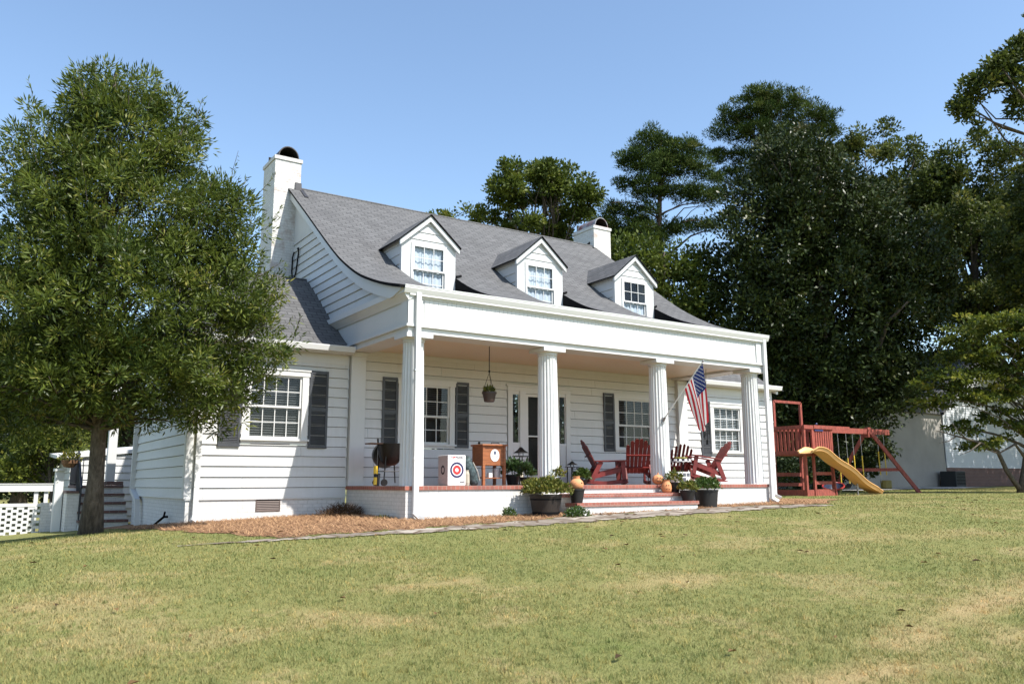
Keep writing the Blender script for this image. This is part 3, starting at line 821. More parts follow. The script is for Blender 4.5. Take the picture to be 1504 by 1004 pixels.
# wing roof profile
WRP = [(2.62, 2.98), (3.10, 3.16), (3.6, 3.50), (5.38, 4.88), (5.95, 5.26)]
wy = np.linspace(2.62, 5.95, 30); wz = np.interp(wy, [a for a, _ in WRP], [b for _, b in WRP])
for _ in range(3): wz[1:-1] = .5*wz[1:-1]+.25*(wz[:-2]+wz[2:])
def wrz(y):
    y = y if y <= 5.95 else 11.9-y
    return float(np.interp(y, wy, wz))
def wry(z): return float(np.interp(z, wz, wy))
for side, (xa, xb) in enumerate(((WL-.14, 0.0), (W, WR+.14))):
    mb = MB()
    s = np.r_[0, np.cumsum(np.hypot(np.diff(wy), np.diff(wz)))]
    for i in range(29):
        for fl in (0, 1):
            Y0, Y1 = (wy[i], wy[i+1]) if not fl else (11.9-wy[i+1], 11.9-wy[i])
            Z0, Z1 = (wz[i], wz[i+1]) if not fl else (wz[i+1], wz[i])
            v = [(xa, s[i]), (xb, s[i]), (xb, s[i+1]), (xa, s[i+1])]
            mb.poly([(xa, Y0, Z0), (xb, Y0, Z0), (xb, Y1, Z1), (xa, Y1, Z1)], 0, v)
            mb.poly([(xa, Y1, Z1-.05), (xb, Y1, Z1-.05), (xb, Y0, Z0-.05), (xa, Y0, Z0-.05)], 1)
            X = xa if side == 0 else xb
            q = [(X, Y0, Z0), (X, Y1, Z1), (X, Y1, Z1-.05), (X, Y0, Z0-.05)]
            mb.poly(q if side == 0 else q[::-1], 1)
    mb.tube([(xa, 5.95, 5.25), (xb, 5.95, 5.25)], .04, 6, 0)
    mb.build("wing_roof", [M['shingle'], M['black']], house)
    # end wall
    mb = MB(); XE = WL if side == 0 else WR
    mb.T = LEFT(XE) if side == 0 else RIGHT(XE)
    def lim2(z):
        ya = WY if z < wrz(WY+.02)-.06 else wry(z+.08); yb = 9.0 if z < 2.9 else 11.9-ya
        return (-yb, -ya) if side == 0 else (ya, yb)
    clap(mb, -9.1 if side == 0 else WY+.0, -WY-.0 if side == 0 else 9.1, -.235, 5.1, 0, lim=lim2)
    mb.build("wall", [M['white'], M['dark']], house)
    # trim: corner boards, eave board, gutter, rake boards
    mb = MB()
    for sg in (1,):
        cx0, cx1 = (WL-.03, WL+.13) if side == 0 else (WR-.13, WR+.03)
        mb.box(cx0, cx1, WY-.035, WY+.02, -.235, 2.76)
        if side == 0: mb.box(WL-.035, WL-.003, WY+.022, WY+.15, -.235, 2.76)
        else: mb.box(WR+.003, WR+.035, WY+.022, WY+.15, -.235, 2.76)
    x0, x1 = (WL+.0, -.0) if side == 0 else (W, WR)
    mb.box(x0, x1, WY-.03, WY+.02, 2.66, 2.87)
    mb.box(x0-.1*(side == 0), x1+.1*(side == 1), 2.66, WY+.02, 2.872, 2.90)
    ys = np.linspace(2.66, 5.95, 20)
    for fl in (0, 1):
        for y0, y1 in zip(ys, ys[1:]):
            a, b = (y0, y1) if not fl else (11.9-y1, 11.9-y0)
            xx = (WL-.09, WL-.006) if side == 0 else (WR+.006, WR+.09)
            za, zb_ = wrz(a)-.055, wrz(b)-.055
            mb.hexa(((xx[0], a, za-.16), (xx[1], a, za-.16), (xx[1], b, zb_-.16), (xx[0], b, zb_-.16)), ((xx[0], a, za), (xx[1], a, za), (xx[1], b, zb_), (xx[0], b, zb_)))
    mb.build("corner_trim", M['trim'], house)
    mb = MB()
    x0, x1 = (WL-.17, -.02) if side == 0 else (W+.02, WR+.17)
    mb.prism([(2.655, 2.885), (2.56, 2.90), (2.535, 3.00), (2.535, 3.025), (2.56, 3.025), (2.57, 2.97), (2.655, 2.96)], 0, x0, x1)
    mb.build("gutter", M['trim'], house)
# wing foundations
for x0, x1 in ((WL+.02, -.0), (W, WR-.02)):
    mb = MB(); mb.box(x0, x1, WY-.0, WY+.2, -1.2, -.237)
    X = x0 if x0 < 0 else x1
    mb.box(X if x0 < 0 else X-.2, X+.2 if x0 < 0 else X, WY+.2, 9.05, -1.4, -.237)
    mb.build("foundation", M['wbrick'], house)
for x0, x1 in ((WL-.008, -.0), (W, WR+.008)):
    mb = MB(); mb.box(x0, x1, WY-.03, WY-.0, -.262, -.237); mb.build("water_table", M['trim'], house)
# foundation vent
mb = MB(); x0, x1, z0, z1 = -1.92, -1.45, -.49, -.28
mb.box(x0-.02, x1+.02, WY-.014, WY+.01, z0-.02, z0); mb.box(x0-.02, x1+.02, WY-.014, WY+.01, z1, z1+.02)
mb.box(x0-.02, x0, WY-.014, WY+.01, z0, z1); mb.box(x1, x1+.02, WY-.014, WY+.01, z0, z1)
for k in range(6): mb.hexa(((x0, WY-.012, z0+.034*k), (x1, WY-.012, z0+.034*k), (x1, WY-.002, z0+.034*k+.02), (x0, WY-.002, z0+.034*k+.02)), ((x0, WY-.012, z0+.034*k+.006), (x1, WY-.012, z0+.034*k+.006), (x1, WY-.002, z0+.034*k+.026), (x0, WY-.002, z0+.034*k+.026)))
mb.box(x0, x1, WY-.003, WY+.0, z0, z1, 1)
mb.build("foundation_vent", [simple("brown_vent_metal", (.10, .07, .06), .6), M['dark']], house)

# windows
window_unit(house, *winL[:2], *winL[2:], WY, 4, 2, zm=1.60, cas=.13, bl_low=False)
window_unit(house, *winR[:2], *winR[2:], WY, 4, 2, zm=1.60, cas=.13, bl_low=False)
window_unit(house, -2.18, -1.06, .99, 2.33, WY, 4, 2, zm=1.66, cas=.14)
window_unit(house, 11.61, 12.77, .95, 2.27, WY, 4, 2, zm=1.62, cas=.14, blind='blindw')
# shutters
def shutter(x0, x1, z0, z1):
    mb = MB(); y = WY-.024
    mb.box(x0, x0+.05, y-.032, y, z0, z1); mb.box(x1-.05, x1, y-.032, y, z0, z1)
    for a in (z0, (z0+z1)/2-.04, z1-.07): mb.box(x0+.05, x1-.05, y-.03, y, a, a+.07)
    z = z0+.075
    while z < z1-.09:
        if not (z0+z1)/2-.07 < z < (z0+z1)/2+.03:
            mb.hexa(((x0+.05, y-.026, z), (x1-.05, y-.026, z), (x1-.05, y-.006, z+.02), (x0+.05, y-.006, z+.02)), ((x0+.05, y-.026, z+.008), (x1-.05, y-.026, z+.008), (x1-.05, y-.006, z+.028), (x0+.05, y-.006, z+.028)))
        z += .034
    mb.box(x0+.05, x1-.05, y-.004, y, z0+.07, z1-.07)
    return mb.build("shutter", M['shutter'], house)
for a in ((.82, 1.20, .88, 2.46), (2.73, 3.10, .88, 2.46), (7.34, 7.715, .88, 2.46), (9.245, 9.62, .88, 2.46), (-.90, -.48, .80, 2.48), (-2.78, -2.34, .80, 2.48), (11.05, 11.45, .80, 2.42)):
    shutter(*a)

# --- entrance: panelled surround, sidelights, storm door
mb = MB(); y = WY
cxd = 5.222
mb.box(4.24, 4.38, y-.05, y+.06, .0, 2.35); mb.box(6.06, 6.20, y-.05, y+.06, .0, 2.35)
mb.box(4.22, 6.22, y-.06, y+.06, 2.35, 2.45); mb.box(4.18, 6.26, y-.09, y+.02, 2.452, 2.50)
mb.box(4.60, 4.78, y-.05, y+.06, .0, 2.35); mb.box(5.66, 5.84, y-.05, y+.06, .0, 2.35)
for a, b in ((4.38, 4.60), (5.84, 6.06)):
    mb.box(a, b, y-.02, y+.06, .0, 1.00); mb.box(a, b, y-.035, y+.06, .98, 1.05); mb.box(a, b, y-.03, y+.06, 2.26, 2.35)
    mb.box(a+.035, b-.035, y-.028, y-.02, .2, .88)
mb.box(4.78, 5.66, y-.04, y+.06, 2.30, 2.35); mb.box(4.6, 5.84, y-.10, y+.06, .0, .09)
mb.build("door_surround", M['trim'], house)
for a, b in ((4.38, 4.60), (5.84, 6.06)):
    mb = MB(); mb.box(a, a+.025, y-.01, y+.02, 1.05, 2.26); mb.box(b-.025, b, y-.01, y+.02, 1.05, 2.26)
    sl = mb.build("sidelight", M['trim'], house)
    mb = MB(); mb.poly([(a+.02, y+.004, 1.05), (b-.02, y+.004, 1.05), (b-.02, y+.004, 2.26), (a+.02, y+.004, 2.26)]); mb.build("pane", M['glassdim'], sl)
    mb = MB()
    for k in range(9): zz = 1.1+.13*k; mb.beam((a+.03, y+.012, zz), (b-.03, y+.012, zz+.12), .006, .006); mb.beam((b-.03, y+.012, zz), (a+.03, y+.012, zz+.12), .006, .006)
    mb.build("leaded_bars", M['lead'], sl)
    mb = MB(); mb.box(a, b, y+.2, y+.22, 1.0, 2.3); mb.build("dark_room", M['dark'], sl)
mb = MB()
mb.box(4.79, 4.86, y-.03, y+.0, .10, 2.29); mb.box(5.58, 5.65, y-.03, y+.0, .10, 2.29)
mb.box(4.86, 5.58, y-.029, y+.0, 2.22, 2.29); mb.box(4.86, 5.58, y-.029, y+.0, .10, .24); mb.box(4.86, 5.58, y-.029, y+.0, 1.20, 1.235)
sd = mb.build("storm_door", M['trim'], house)
mb = MB(); mb.poly([(4.86, y-.012, .24), (5.58, y-.012, .24), (5.58, y-.012, 2.22), (4.86, y-.012, 2.22)]); mb.build("pane", M['glassdim'], sd)
mb = MB(); mb.box(4.8, 5.64, y+.10, y+.13, .1, 2.3)
for q in ((4.9, 5.18, 1.3, 2.1), (5.26, 5.54, 1.3, 2.1), (4.9, 5.18, .35, 1.1), (5.26, 5.54, .35, 1.1)): mb.box(q[0], q[1], y+.09, y+.10, q[2], q[3])
mb.build("dark_front_door", simple("dark_brown_door", (.03, .02, .017), .4), sd)
mb = MB(); mb.tube([(4.88, y-.035, 1.12), (4.88, y-.065, 1.12), (4.95, y-.065, 1.10)], .012, 6); mb.build("handle", M['blackmetal'], sd)

# --- porch floor, base, steps
zg0 = -1.0
mb = MB()
mb.box(.03, W-.03, .03, .25, zg0, -.078); mb.box(.03, .25, .252, WY, zg0, -.078); mb.box(W-.25, W-.03, .252, WY, zg0, -.078)
mb.build("porch_base", M['wbrick'], house)
mb = MB()
mb.box(.0, W, .0, .26, -.078, .0); mb.box(.0, .26, .262, WY-.0, -.078, .0); mb.box(W-.26, W, .262, WY, -.078, .0)
mb.box(.262, W-.262, .262, WY+.1, -.10, -.004)
mb.build("porch_floor", M['rbrick'], house)
ST = [(3.66, 7.0, -.36, -.18), (3.56, 7.08, -.72, -.365)]
for i, (x0, x1, y0, zt) in enumerate(ST):
    mb = MB(); yb = .028 if i == 0 else -.31
    mb.box(x0+.02, x1-.02, y0+.03, yb, -1.0, zt-.075, 0)
    mb.box(x0, x1, y0, yb, zt-.075, zt, 1)
    mb.build("step", [M['wbrick'], M['rbrick']], house)

# --- columns
def flute_column(cx, cy, z0, z1, r0, r1):
    mb = MB(); nf, per = 20, 6; n = nf*per
    hs = [0, .012, .25, .5, .75, .93, .945]
    rings = []
    for t in hs:
        z = z0+(z1-z0)*t; r = r0+(r1-r0)*(t**1.5)
        flute = 0 if t in (0, .945) else 1
        ring = []
        for k in range(n):
            ph = (k % per)/per; d = .022*math.sin(math.pi*ph)**.7*flute if ph > 0 else 0
            a = 2*math.pi*k/n; ring.append(mb.pt((cx+(r-d)*math.cos(a), cy+(r-d)*math.sin(a), z)))
        rings.append(ring)
    for a, b in zip(rings, rings[1:]):
        for k in range(n): mb.face((a[k], a[(k+1) % n], b[(k+1) % n], b[k]))
    o = mb.build("column", M['column'], house, smooth=40)
    mb = MB(); zc = z0+(z1-z0)*.945
    mb.lathe((cx, cy, zc), [(r1+.0, 0), (r1+.018, .012), (r1+.018, .03), (r1+.002, .04), (r1+.03, .07), (r1+.055, .10), (r1+.055, z1-zc-.085)], 40)
    mb.build("capital", M['column'], o, smooth=40)
    mb = MB(); s = r1+.085; mb.box(cx-s, cx+s, cy-s, cy+s, z1-.083, z1-.002); mb.build("abacus", M['column'], o)
    return o
for cx_ in COLX: flute_column(cx_, .285, .0, 2.97, .238, .205)
# pilasters against the wall
for x0, x1 in ((.02, .365), (W-.365, W-.02)):
    mb = MB(); mb.box(x0, x1, WY-.12, WY+.05, .0, 2.86); mb.box(x0-.02, x1+.02, WY-.14, WY+.05, 2.862, 2.96); mb.box(x0-.012, x1+.012, WY-.132, WY+.05, .001, .12)
    mb.build("pilaster", M['column'], house)

# --- entablature
mb = MB()
def ring_box(p, z0, z1, m=0, back=4.1):
    """band around the three open sides: p = how far it stands out of the frieze plane"""
    mb.box(0-p, W+p, 0-p, .56, z0, z1, m)
    mb.box(0-p, .52, .562, WY+.02 if z1 < 3.1 else back, z0, z1, m); mb.box(W-.52, W+p, .562, WY+.02 if z1 < 3.1 else back, z0, z1, m)
ring_box(-.012, 2.972, 3.075)
ring_box(.004, 3.077, 3.085)
mb2 = mb
ring_box(.045, 3.087, 3.135)
# frieze: narrow vertical boards with a groove between them
mb.box(.012, W-.012, .012, .56, 3.137, 3.70); mb.box(.012, .52, .562, 4.1, 3.137, 3.70); mb.box(W-.52, W-.012, .562, 4.1, 3.137, 3.70)
x = .36
while x < W-.36:
    mb.box(x+.003, x+.101, -.001, .012, 3.137, 3.66); x += .104
for x0, x1 in ((-.012, .30), (W-.30, W+.012)): mb.box(x0, x1, -.03, .0115, 3.137, 3.66)
for X0, X1 in ((-.012, .0115), (W-.0115, W+.012)): mb.box(X0, X1, -.0, .30, 3.137, 3.66)
mb.build("entablature", M['trim'], house)
mb = MB()
mb.box(-.0, W, -.028, .3, 3.662, 3.70); mb.box(-.0, W, -.085, .3, 3.702, 3.735)
# coved cornice returns running back along both sides
for X, sg in ((-.0, -1), (W, 1)):
    mb.prism([(X+sg*.014, 3.60), (X+sg*.03, 3.63), (X+sg*.12, 3.735), (X+sg*.14, 3.74), (X+sg*.14, 3.862), (X-sg*.2, 3.862), (X-sg*.2, 3.74)], 1, -.05, 4.15)
mb.build("cornice", M['trim'], house)
mb = MB()
mb.prism([(-.0, 3.737), (-.085, 3.737), (-.10, 3.77), (-.125, 3.83), (-.125, 3.885), (-.112, 3.885), (-.108, 3.84), (-.0, 3.80)], 0, -.13, W+.13)
mb.box(-.132, W+.132, -.133, -.118, 3.872, 3.893)
mb.build("gutter", M['trim'], house)
mb = MB()
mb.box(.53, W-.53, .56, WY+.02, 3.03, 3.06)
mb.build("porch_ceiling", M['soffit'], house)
mb = MB(); mb.box(.36, W-.36, WY-.03, WY-.002, 2.93, 3.028); mb.build("ceiling_moulding", M['trim'], house)

# --- downspouts
def downspout(pts, w=.075, d=.06, strap=()):
    mb = MB()
    for p, q in zip(pts, pts[1:]):
        p, q = Vector(p), Vector(q); e = (q-p).normalized()*.02
        mb.beam(p-e, q+e, w, d, up=(0, 1, 0) if abs((q-p).normalized().z) > .5 else (0, 0, 1))
    for zz in strap: mb.box(pts[0][0]-w/2-.012, pts[0][0]+w/2+.012, pts[0][1]-d/2-.006, pts[0][1]+d/2+.02, zz, zz+.03)
    return mb.build("downspout", M['trim'], house)
downspout([(.185, -.075, 3.74), (.185, -.075, -.50), (.24, -.16, -.58), (.30, -.20, -.59)], .105, .075, (.5, 2.2))
downspout([(W-.04, -.07, 3.74), (W-.04, -.07, -.36), (W+.0, -.20, -.44)], .10, .075, (.5, 2.2))
downspout([(WL+.19, 2.86, 2.92), (WL+.19, 2.86, -.58), (WL+.14, 2.78, -.66)], .10, .08, (.6, 1.9))
downspout([(WR-.10, 2.84, 2.92), (WR-.10, 2.84, -.34), (WR-.02, 2.70, -.42)], .10, .08, (.6, 1.9))
downspout([(WL-.07, 8.6, 2.9), (WL-.07, 8.6, -.10), (WL-.10, 7.6, -.34), (WL-.10, 7.45, -.95)], .11, .09)

# --- chimneys
def chimney(x0, x1, y0, y1, z0, z1, hood='rust'):
    mb = MB(); mb.box(x0, x1, y0, y1, z0, z1-.10); mb.box(x0-.03, x1+.03, y0-.03, y1+.03, z1-.098, z1)
    c = mb.build("chimney", M['cbrick'], house)
    mb = MB(); r = (x1-x0)*.40; xc = (x0+x1)/2+.02; n = 14; zc = z1+.03
    L0, L1 = y0+.05, y1-.05
    for k in range(n):
        a0, a1 = math.pi*k/n, math.pi*(k+1)/n
        for rr, fl, m in ((r, 0, 0), (r-.025, 1, 1)):
            P = [(xc+rr*math.cos(a0), L0, zc+rr*1.1*math.sin(a0)), (xc+rr*math.cos(a1), L0, zc+rr*1.1*math.sin(a1)), (xc+rr*math.cos(a1), L1, zc+rr*1.1*math.sin(a1)), (xc+rr*math.cos(a0), L1, zc+rr*1.1*math.sin(a0))]
            mb.poly(P[::-1] if not fl else P, m)
        for Y, f in ((L0, 1),):
            P = [(xc+r*math.cos(a0), Y, zc+r*1.1*math.sin(a0)), (xc+(r-.025)*math.cos(a0), Y, zc+(r-.025)*1.1*math.sin(a0)), (xc+(r-.025)*math.cos(a1), Y, zc+(r-.025)*1.1*math.sin(a1)), (xc+r*math.cos(a1), Y, zc+r*1.1*math.sin(a1))]
            mb.poly(P, 0)
    mb.box(xc-r, xc+r, L1-.03, L1-.02, zc, zc+r*.9, 1)
    mb.box(xc-r-.04, xc+r+.04, L0-.02, L1+.02, z1+.002, zc+.005, 0)
    mb.build("chimney_hood", [M[hood], M['soot_hole']], c)
    return c
ch1 = chimney(-.63, .10, 7.10, 8.15, -.9, 8.96)
ch2 = chimney(10.57, 11.32, 7.10, 8.25, -.5, 8.90, 'hood2')
mb = MB()
mb.hexa(((-.06, 7.04, 7.96), (.12, 7.04, 7.96), (.12, 7.12, 8.06), (-.06, 7.12, 8.06)), ((-.06, 7.07, 8.28), (.12, 7.07, 8.28), (.12, 7.09, 8.28), (-.06, 7.09, 8.28)))
mb.beam((.12, 6.6, 7.735), (.14, 7.25, 8.21), .10, .02)
mb.build("chimney_flashing", M['lead'], house)
mb = MB()
mb.hexa(((10.545, 7.3, 7.95), (10.565, 7.3, 7.95), (10.565, 8.2, 7.7), (10.545, 8.2, 7.7)), ((10.545, 7.32, 8.35), (10.565, 7.32, 8.35), (10.565, 7.9, 8.2), (10.545, 7.9, 8.2)))
mb.beam((10.46, 7.06, 8.0), (10.62, 7.06, 7.98), .05, .16)
mb.build("chimney_flashing", M['black'], house)
# cables hanging on the gable beside the chimney
mb = MB()
mb.tube([(-.03, 6.75, 6.30), (-.06, 6.60, 6.28), (-.06, 6.55, 6.15), (-.05, 6.72, 5.70), (-.05, 6.9, 5.40)], .02, 6)
mb.tube([(-.05, 6.95, 6.25), (-.07, 7.0, 6.10), (-.07, 7.02, 5.75), (-.05, 7.0, 5.40)], .02, 6)
mb.build("power_cable", M['black'], house)
# hose tap with black pipe on the left end wall
mb = MB(); mb.tube([(WL-.02, 4.3, -.62), (WL-.10, 4.3, -.62), (WL-.30, 4.9, -.92)], .025, 8); mb.tube([(WL-.10, 4.3, -.62), (WL-.10, 4.22, -.52)], .02, 6)
mb.build("hose_tap", M['black'], house)
# bulkhead low wall beside the steps of the left end
# ------------------------------------------------------------------ left end: stoop, screens, shed
M['iron'] = simple("wrought_iron", (0.02, 0.021, 0.028), 0.5, 0.2, 8, 0.3)
M['coir'] = simple("brown_coir", (0.16, 0.085, 0.045), 0.95, 0.3, 20)
st = thing("brick_stoop", "white brick stoop with dark red treads at the left end of the house", "steps", (-3.9, 10.2, -1.0))
mb = MB(); n = 5; zt = 0.03; zb = -1.05
for k in range(n):
    z1 = zb+(zt-zb)*(k+1)/n; y0 = 9.15+.30*k
    mb.box(-4.50, -3.36, y0+.03, y0+.35 if k < n-1 else 12.2, -1.5, z1-.07, 0)
mb.box(-4.78, -4.502, 9.5, 12.2, -1.6, -.17, 0)
mb.build("brick_base", M['wbrick'], st)
mb = MB()
for k in range(n):
    z1 = zb+(zt-zb)*(k+1)/n; y0 = 9.15+.30*k
    mb.box(-4.52, -3.36, y0, y0+.327 if k < n-1 else 12.2, z1-.069, z1, 0)
mb.box(-4.80, -4.522, 9.47, 12.2, -.169, -.11, 0)
mb.box(-3.80, -3.365, 10.4, 11.2, .033, .13, 0)
mb.build("tread", M['dbrick'], st)
mb = MB()
def rail_panel(mb, p, q, h, nb):
    p, q = Vector(p), Vector(q)
    mb.beam(p+Vector((0, 0, h)), q+Vector((0, 0, h)), .05, .04); mb.beam(p+Vector((0, 0, .08)), q+Vector((0, 0, .08)), .02, .015)
    for i in range(nb+1):
        a = p.lerp(q, i/nb); mb.tube([a, a+Vector((0, 0, h))], .014, 5)
rail_panel(mb, (-4.50, 9.2, -.95), (-4.50, 10.4, .0), .92, 7)
rail_panel(mb, (-4.50, 10.45, .0), (-4.50, 12.0, .03), .72, 9)
rail_panel(mb, (-4.50, 11.95, .03), (-3.45, 11.95, .03), .72, 7)
for k in range(6):                                    # scrolls between the balusters
    cx, cy, cz = -3.95, 11.93, .2+.09*k
    mb.tube([(cx+.05*math.cos(a), cy, cz+.05*math.sin(a)) for a in np.linspace(0, 5.2, 10)], .011, 4)
mb.build("railing", M['iron'], st)
mb = MB(); mb.box(-3.72, -3.50, 11.0, 11.22, .132, 2.75); mb.build("porch_post", M['trim'], st)
pier = thing("gate_pier", "plain white square pier standing left of the brick stoop", "pier", (-4.9, 10.6, -1.1))
mb = MB(); mb.box(-4.99, -4.80, 10.35, 10.75, -1.6, .40); mb.build("pier_shaft", M['trim'], pier)
mb = MB(); mb.box(-5.03, -4.76, 10.31, 10.79, .402, .47); mb.build("cap", M['trim'], pier)
hb = thing("hanging_basket", "brown coir basket of yellow flowers hung over the stoop railing", "flower basket", (-4.72, 10.2, .6))
mb = MB(); mb.lathe((-4.72, 10.2, .60), [(.02, -.12), (.12, -.10), (.19, .0), (.20, .08)], 14); mb.build("basket", M['coir'], hb)

shed = thing("white_shed", "low white shed with a pale roof edge behind the stoop", "shed", (-2.5, 15.0, -1.2))
mb = MB(); clap(mb, -4.35, -.3, -1.4, .95, 13.6); mb.T = LEFT(-4.35); clap(mb, -17, -13.6, -1.4, .95, 0); mb.build("wall", [M['white'], M['dark']], shed)
mb = MB(); mb.hexa(((-4.75, 13.5, .80), (-.2, 13.5, 1.25), (-.2, 17.2, 1.45), (-4.75, 17.2, 1.0)), ((-4.75, 13.5, .90), (-.2, 13.5, 1.35), (-.2, 17.2, 1.55), (-4.75, 17.2, 1.1))); mb.build("roof", M['trim'], shed)

lw = thing("brick_screen_wall", "low white brick screen wall pierced with rows of openings at the left", "wall", (-7.5, 11.4, -1.4))
mb = MB(); zb = -1.75; bl, gap, rh = .165, .085, .072; Y = 11.35
k = 0; z = zb
while z < -.58:
    x = -11.0+(0 if k % 2 == 0 else (bl+gap)/2)
    while x < -5.25:
        mb.box(x, min(x+bl, -5.2), Y, Y+.10, z, z+rh-.0005); x += bl+gap
    if k % 1 == 0: pass
    z += rh; k += 1
mb.box(-11, -5.2, Y-.01, Y+.11, z, -.44)
mb.build("pierced_panel", M['wrail'], lw)
mb = MB(); mb.box(-5.198, -4.80, Y-.03, Y+.16, -1.75, -.43); mb.build("end_pier", M['wbrick'], lw)
mb = MB(); mb.box(-11, -5.2, Y+2.2, Y+2.25, -2.0, -.6); mb.build("dark_backing_board", simple("dark_green_backing", (.012, .018, .008), .9), lw)  # dark sheet seen through the openings of the pierced panel
rl = thing("white_handrail", "white board rail on short posts above the pierced brick wall", "rail", (-7.5, 11.9, -.4))
mb = MB(); mb.box(-11, -4.92, 11.85, 11.90, -.13, .06); mb.box(-11, -4.86, 11.83, 11.98, .062, .085); mb.build("rail_board", M['wrail'], rl)
for x in (-5.06, -5.30, -7.4, -9.4):
    mb = MB(); mb.box(x-.05, x+.05, 11.902, 12.0, -1.4, .06); mb.build("post", M['wrail'], rl)

# ------------------------------------------------------------------ far right: garage, neighbour house, air conditioner
gar = thing("beige_garage", "plain beige stucco garage wall shaded by the big trees", "garage", (31, 12, -.2))
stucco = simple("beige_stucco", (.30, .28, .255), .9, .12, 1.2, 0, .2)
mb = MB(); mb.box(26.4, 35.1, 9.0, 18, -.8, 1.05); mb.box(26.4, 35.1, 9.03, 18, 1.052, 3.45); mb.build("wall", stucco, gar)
mb = MB(); mb.prism([(26.1, 3.45), (35.1, 3.45), (30.7, 5.2)], 1, 8.85, 18.3); mb.build("roof", M['shingle'], gar)
nh = thing("neighbour_house", "white sided house on a brick foundation behind the dogwood", "house", (41, 13, -.2))
mb = MB(); x0, x1 = 35.15, 46.0
zz = .75
A = 7.6
while zz < A-.1:
    z1 = zz+.125
    if zz < 3.7: a0, b0, a1, b1 = x0, x1, x0, x1
    else:
        f = lambda q: ((q-3.7)/(A-3.7))*(x1-x0)/2
        a0, b0 = x0+f(zz), x1-f(zz); a1, b1 = x0+f(z1), x1-f(z1)
        if b1-a1 < .2: break
    mb.hexa(((a0, 8.98, zz), (b0, 8.98, zz), (b0, 9.1, zz), (a0, 9.1, zz)), ((a1, 8.998, z1), (b1, 8.998, z1), (b1, 9.1, z1), (a1, 9.1, z1)))
    zz = z1
mb.box(x0-.03, x0+.10, 8.965, 9.0, .74, 3.7); mb.box(x0, x1, 9.101, 18, .75, 3.7); mb.build("wall", simple("white_vinyl_siding", (.50, .52, .55), .6, .06), nh)
mb = MB(); mb.box(x0+.02, x1-.02, 9.0, 18, -.8, .748); mb.build("foundation", M['dbrick'], nh)
mb = MB(); xm = (x0+x1)/2
for sg in (-1, 1):
    e = xm+sg*((x1-x0)/2+.35); P = [(xm, 8.7, A+.1), (e, 8.7, 3.55), (e, 18.3, 3.55), (xm, 18.3, A+.1)]
    mb.poly(P if sg > 0 else P[::-1]); Q = [(a, b, c-.12) for a, b, c in P]; mb.poly(Q[::-1] if sg > 0 else Q); mb.poly([P[0], P[1], Q[1], Q[0]])
mb.build("roof", M['shingle'], nh)
window_unit(nh, 38.4, 39.3, 1.7, 3.0, 8.97, 2, 2, cas=.1)
ac = thing("air_conditioner", "dark box shaped air conditioner beside the neighbour's brick foundation", "air conditioner", (34.5, 8.4, -.2))
mb = MB(); mb.box(34.1, 35.0, 8.0, 8.8, -.3, .55); mb.build("cabinet", simple("dark_grey_cabinet", (.03, .034, .036), .6), ac, bevel=.03)
mb = MB()
for k in range(9): mb.box(34.15, 34.95, 7.985, 7.998, -.12+.072*k, -.085+.072*k)
mb.build("grille", M['black'], ac)
mb = MB()
dv = [(20.5, 7.2), (34.0, 8.4), (37.0, 10), (30, 11.9), (22, 9.2)]
xs = np.linspace(20.5, 35, 40)
for a, b in zip(xs, xs[1:]):
    lo = lambda x: float(np.interp(x, [20.5, 30, 37], [6.6, 6.2, 6.4])); hi = lambda x: float(np.interp(x, [20.5, 22, 30, 37], [7.9, 8.9, 8.95, 8.95]))
    for k in range(6):
        q = [(a, lo(a)+(hi(a)-lo(a))*k/6), (b, lo(b)+(hi(b)-lo(b))*k/6), (b, lo(b)+(hi(b)-lo(b))*(k+1)/6), (a, lo(a)+(hi(a)-lo(a))*(k+1)/6)]
        mb.poly([(x, y, g1(x, y)+.03) for x, y in q])
dr = mb.build("concrete_drive", simple("pale_concrete", (.42, .40, .37), .9, .15, 2.0), None); dr['kind'] = 'structure'

# ------------------------------------------------------------------ play set
M['redwood'] = simple("red_stained_wood", (0.27, 0.060, 0.042), 0.7, 0.45, 4, 0, 0.4, vscale=(6, 6, 1.3))
M['yellow'] = simple("orange_yellow_plastic", (0.74, 0.41, 0.17), 0.5, 0.08, 3)
M['ysleeve'] = simple("yellow_chain_sleeve", (0.60, 0.42, 0.04), 0.5)
M['chain'] = simple("steel_chain", (0.35, 0.35, 0.37), 0.4, 0.2, 30, 0.8)
M['blue'] = simple("dark_blue_plastic", (0.02, 0.03, 0.12), 0.4)
ps = thing("swing_set", "red wooden swing set with a climbing tower and an orange yellow slide", "swing set", (18.5, 4.6, -.43))
X0, X1, Y0, Y1, ZG = 17.1, 18.58, 3.92, 5.22, -.50
RW = M['redwood']
for x, y, zt in ((X0, Y0, 1.95), (X1, Y0, 1.95), (X0, Y1, 1.95), (X1, Y1, 1.95)):
    mb = MB(); mb.beam((x, y, ZG), (x, y, zt), .09, .09); mb.build("post", RW, ps)
mb = MB(); mb.beam((17.52, Y0-.02, ZG), (17.52, Y0-.02, 1.9), .09, .07); mb.beam((18.62, Y0-.05, ZG), (18.40, Y0-.05, 1.2), .09, .06); mb.build("ladder_rail", RW, ps)
mb = MB(); mb.box(X0-.04, X1+.04, Y0-.02, Y1+.04, .96, 1.05); mb.build("deck", RW, ps)
mb = MB()
mb.box(X0-.05, X1+.06, Y0-.07, Y0+.02, 1.86, 1.99); mb.box(X0-.07, X0+.02, Y0+.03, Y1+.05, 1.86, 1.99); mb.box(X1-.02, X1+.07, Y0+.03, Y1+.05, 1.86, 1.99); mb.box(X0+.03, X1-.03, Y1-.02, Y1+.05, 1.86, 1.99)
